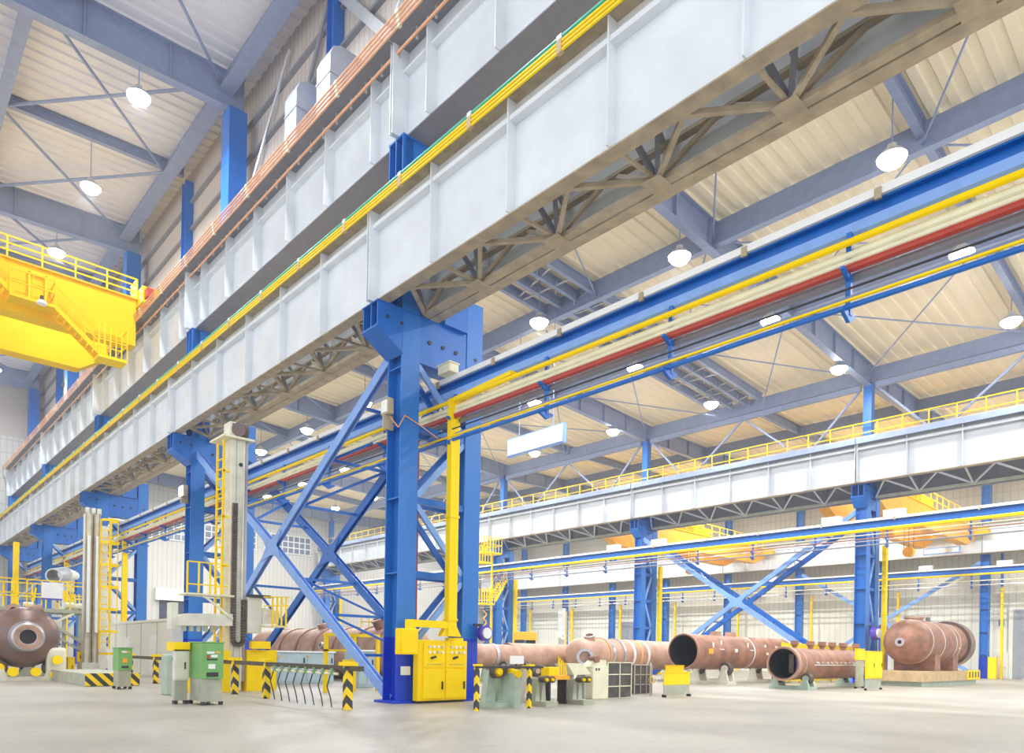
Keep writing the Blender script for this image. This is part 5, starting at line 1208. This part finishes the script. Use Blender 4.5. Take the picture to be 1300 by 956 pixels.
# tan chute
a, b = at(720, 842.5, Y=13.2), at(750, 857, Y=13.2)
ch = thing('metal_chute', 'tan sheet metal chute with sloping end in front of the orange headed vessel', 'chute', (a.x, 13.2, FL))
MB().poly([(a.x, 13.2, a.z), (a.x + (b.x - a.x) * 0.68, 13.2, a.z), (b.x, 13.2, b.z + 0.02), (a.x + (b.x - a.x) * 0.3, 13.2, b.z)], (0, 1, 0), 0.5).build('trough', 'cream', ch, smooth=False)
for f in (0.35, 0.85): MB().box(a.x + (b.x - a.x) * f, a.x + (b.x - a.x) * f + 0.05, 13.3, 13.6, FL, b.z + 0.05).build('leg', 'olive', ch, smooth=False)
# roller post machine and mesh crates
a, b = at(753, 838, Y=13.4), at(772, 866, Y=13.4)
rp = thing('roller_post', 'cream roller head machine beside the black mesh crate', 'machine', (a.x, 13.4, FL))
MB().box(a.x, b.x, 13.4, 13.8, FL, a.z - 0.18).build('body', 'cream', rp, smooth=False, bevel=0.02)
MB().poly([(a.x - 0.2, 13.45, a.z - 0.2), (b.x, 13.45, a.z - 0.2), (b.x - 0.05, 13.45, a.z), (a.x + 0.15, 13.45, a.z + 0.02)], (0, 1, 0), 0.25).build('yoke', 'cream', rp, smooth=False)
MB().tube((a.x + 0.14, 13.35, a.z + 0.02), (a.x + 0.2, 13.65, a.z + 0.02), 0.1, 18).build('roller', 'rust', rp)
for x in (a.x + 0.12, a.x + 0.24): MB().box(x, x + 0.06, 13.39, 13.4, -0.45, -0.38).build('socket', 'black', rp, smooth=False)
def meshcrate(label, u0, u1, v0, Y, nx, m_):
    a, b = at(u0, v0, Y=Y), at(u1, v0, Y=Y); t = thing('mesh_crate', label, 'crate', ((a.x + b.x) / 2, Y, FL), 'framed mesh crates')
    nz = 3; H = a.z - FL
    for i in range(nx + 1):
        x = a.x + (b.x - a.x) * i / nx; MB().box(x - 0.015, x + 0.015, Y - 0.01, Y + 0.02, FL, a.z).build('upright', m_, t, smooth=False)
        MB().box(x - 0.015, x + 0.015, Y + 0.55, Y + 0.58, FL, a.z).build('upright', m_, t, smooth=False)
    for j in range(nz + 1):
        z = a.z - H * j / nz; MB().box(a.x, b.x, Y - 0.01, Y + 0.02, z - 0.02, z + 0.01).build('crossbar', m_, t, smooth=False)
    MB().box(a.x + 0.01, b.x - 0.01, Y + 0.02, Y + 0.55, FL + 0.02, a.z - 0.01).build('black_sheet', 'cloth_black', t, smooth=False)
meshcrate('cream framed crate lined with black sheet next to the roller head machine', 772, 802, 841, 13.6, 2, 'cream')
meshcrate('steel framed crate with dark lining behind the black sheet crate', 806, 828, 844, 14.6, 3, 'steel_bright')
cabinet('machine_cabinet', 'yellow machine block in front of the long brown open pipe mouth', 'cabinet', blk(842, 843, 876, 854, 870, 13.0), 'yellow', None, legs=True)
cabinet('machine_cabinet', 'small amber block behind the yellow machine block', 'cabinet', blk(844, 845, 868, 845.5, 868, 13.9), 'craneyellow', None, legs=True)
hr = thing('hose_coil', 'yellow and white hose coils hanging beside the yellow machine block', 'hose', (at(829, 860, Y=13.6).x, 13.6, FL))
for i, (u, rr_, mm) in enumerate(((829, 0.13, 'yellow'), (832, 0.1, 'white'), (826, 0.11, 'bounce_tan'))):
    p = at(u, 863, Y=13.6 + 0.03 * i); ring = []
    for q in range(17): ring.append((p.x + rr_ * math.cos(2 * PI * q / 16), 13.6 + 0.03 * i, p.z + rr_ * 0.9 * math.sin(2 * PI * q / 16)))
    MB().path(ring, 0.012, 6).build('coil', mm, hr)
MB().bar((hr.location.x, 13.7, FL), (hr.location.x, 13.7, -0.2), 0.04, 0.04).build('stand', 'steel_bright', hr, smooth=False)

# yellow cabinets of the aisle row
c_ = cabinet('control_cabinet', 'yellow push button cabinet at the foot of the laced column near the domed vessel', 'cabinet', blk(1098, 1100, 1120, 827, 862, 36.3 and 11.6, False), 'yellow', 'door', legs=True)
cabinet('control_cabinet', 'low yellow wall along the back of the short nozzled vessel', 'cabinet', blk(1085, 1088, 1098, 824, 838, 12.6), 'yellow', None, legs=True)
x0, x1 = at(995, 820, Y=17.2).x, at(1092, 820, Y=17.2).x
yw = thing('yellow_fence', 'yellow sheet metal fence behind the short nozzled vessel', 'fence', ((x0 + x1) / 2, 17.2, FL))
n_ = 5
for i in range(n_):
    MB().box(x0 + (x1 - x0) * i / n_ + 0.04, x0 + (x1 - x0) * (i + 1) / n_ - 0.04, 17.2, 17.25, FL + 0.1, at(1050, 819, Y=17.2).z).build('sheet_panel', 'yellow', yw, smooth=False)
for i in range(n_ + 1): MB().box(x0 + (x1 - x0) * i / n_ - 0.05, x0 + (x1 - x0) * i / n_ + 0.05, 17.2, 17.3, FL, at(1050, 818, Y=17.2).z).build('post', 'yellow', yw, smooth=False)
a, b = at(664.5, 802, Y=33), at(682, 813, Y=33)
ob = thing('yellow_container', 'amber sheet metal container above the pale brown wide pipe', 'container', (a.x, 33, FL))
MB().box(a.x, b.x, 33, 34, b.z, a.z).build('body', 'orange', ob, smooth=False, bevel=0.02)
for x in (a.x + 0.05, b.x - 0.15): MB().box(x, x + 0.1, 33.1, 33.9, FL, b.z).build('leg', 'black', ob, smooth=False)
# machine tower with yellow ladder near the wall
mt = thing('mast_machine', 'slim white mast with yellow ladder in front of the side wall', 'machine', (at(718, 800, Y=40).x, 40, FL))
a, b = at(714, 772, Y=40), at(718, 800, Y=40)
MB().box(a.x, b.x, 40, 40.5, FL, a.z).build('mast', 'white', mt, smooth=False)
ladder(mt, (at(719, 800, Y=40).x, 40, -0.8), at(719, 776, Y=40).z + 0.8, at(724, 800, Y=40).x - at(719, 800, Y=40).x, (1, 0, 0), step=0.4)
p = at(715, 808, Y=30)
fn = thing('ring_flange', 'loose pale ring flange standing behind the orange headed vessel', 'flange', (p.x, 30, FL))
MB().pipe((p.x, 30, p.z), (p.x, 30.3, p.z), 0.22, 0.10, 28).build('ring', 'panel_white', fn)
MB().box(p.x - 0.12, p.x + 0.12, 30.0, 30.3, FL, p.z - 0.2).build('stand', 'olive', fn, smooth=False)

# things along the side wall by the grey door
p0 = at(1273, 700, X=66.8); p1 = at(1273, 793, X=66.8)
cd = thing('conduit', 'thin blue conduit running down the side wall beside the grey door', 'conduit', (66.8, p0.y, p1.z))
MB().tube((66.8, p0.y, p0.z), (66.8, p0.y, p1.z), 0.09, 10).build('tube', 'blue', cd)
MB().box(66.65, 66.95, p0.y - 0.15, p0.y + 0.15, p1.z - 0.1, p1.z + 0.4).build('valve_box', 'blue', cd, smooth=False)
a, b = at(1262, 829, X=66.4), at(1279, 862, X=66.4)
wb = thing('wall_cabinet', 'pale grey double cabinet standing at the side wall beside the grey door', 'cabinet', (66.5, a.y, FL))
MB().box(66.4, 66.95, b.y, a.y, FL, a.z).build('body', 'panel_white', wb, smooth=False, bevel=0.03)
MB().box(66.36, 66.4, b.y + 0.1, a.y - 0.1, FL + 0.9, a.z - 0.1).build('door', 'white', wb, smooth=False)
a, b = at(1254, 835, X=64.6), at(1264, 862, X=64.6)
yp = thing('column_guard', 'yellow guard box around the foot of the wall post by the grey door', 'guard', (64.8, a.y, FL))
MB().box(64.6, 65.15, b.y, a.y, FL, a.z).build('shell', 'yellow', yp, smooth=False, bevel=0.03)
MB().box(64.58, 65.17, b.y - 0.02, a.y + 0.02, a.z, a.z + 0.05).build('cap', 'yellow', yp, smooth=False)
# yellow stair and cage platforms at the aisle column
st = thing('access_stair', 'yellow access stair with caged platforms on the aisle column', 'stair', (38.6, 44, FL))
ys_ = 43.2
def Pz(u, v): return at(u, v, Y=ys_)
a, b = Pz(612, 765), Pz(628, 765)
cage(st, a.x, b.x, ys_, ys_ + 1.0, a.z, 1.15, 'yellow', 5)
c_, d_ = Pz(644, 735), Pz(629, 763)
stair(st, (c_.x, ys_, c_.z), (d_.x, ys_, d_.z), 0.9, 9, 'yellow')
a, b = Pz(609, 712), Pz(623, 712)
cage(st, a.x, b.x, ys_, ys_ + 1.0, a.z, 1.2, 'yellow', 4)
a, b = Pz(614, 699), Pz(637, 699)
cage(st, a.x, b.x, ys_, ys_ + 1.0, a.z, 1.2, 'yellow', 6)
for u in (616, 634):
    p = Pz(u, 700); MB().bar((p.x, ys_ + 0.9, p.z), (p.x, ys_ + 0.9, FL), 0.09, 0.09).build('support_post', 'yellow', st, smooth=False)
for i in range(8):
    pa, pb = Pz(618 + 4 * (i % 2), 775 + 5 * i), Pz(622 - 4 * (i % 2), 780 + 5 * i)
    MB().bar((pa.x, ys_ + 0.4, pa.z), (pb.x, ys_ + 0.4, pb.z), 0.08, 0.08).build('lattice_bar', 'orange', st, smooth=False)
# scattering air volume added to veil the distance and glow round the lamps
hz_ = MB().box(-8.9, XW - 0.05, 2.0, YEND - 0.05, FL + 0.02, 24.9).build('haze', 'white', None, smooth=False)
hm = bpy.data.materials.new('haze_air'); hm.use_nodes = True; hn = hm.node_tree
hn.nodes.remove(hn.nodes['Principled BSDF'])
vs_ = hn.nodes.new('ShaderNodeVolumeScatter'); vs_.inputs['Density'].default_value = 0.0015; vs_.inputs['Anisotropy'].default_value = 0.3
vs_.inputs['Color'].default_value = (0.86, 0.90, 1.0, 1)
hn.links.new(vs_.outputs[0], hn.nodes['Material Output'].inputs['Volume'])
hz_.data.materials.clear(); hz_.data.materials.append(hm); hz_['kind'] = 'stuff'; hz_['label'] = 'thin bluish haze in the air of the halls'; hz_['category'] = 'haze'
# PART2
# ------------------------------------------------------------------ world and view
w = bpy.data.worlds.new('world'); bpy.context.scene.world = w; w.use_nodes = True
bg = w.node_tree.nodes['Background']; bg.inputs[0].default_value = (0.93, 0.96, 1.0, 1); bg.inputs[1].default_value = 1.6
sc = bpy.context.scene
sc.view_settings.view_transform = 'Standard'; sc.view_settings.look = 'None'; sc.view_settings.gamma = 1; sc.view_settings.use_curve_mapping = False
sc.view_settings.exposure = 0.0
sc.cycles.use_denoising = True
sc.cycles.max_bounces = 8; sc.cycles.diffuse_bounces = 5; sc.cycles.glossy_bounces = 3
sc.cycles.sample_clamp_indirect = 8
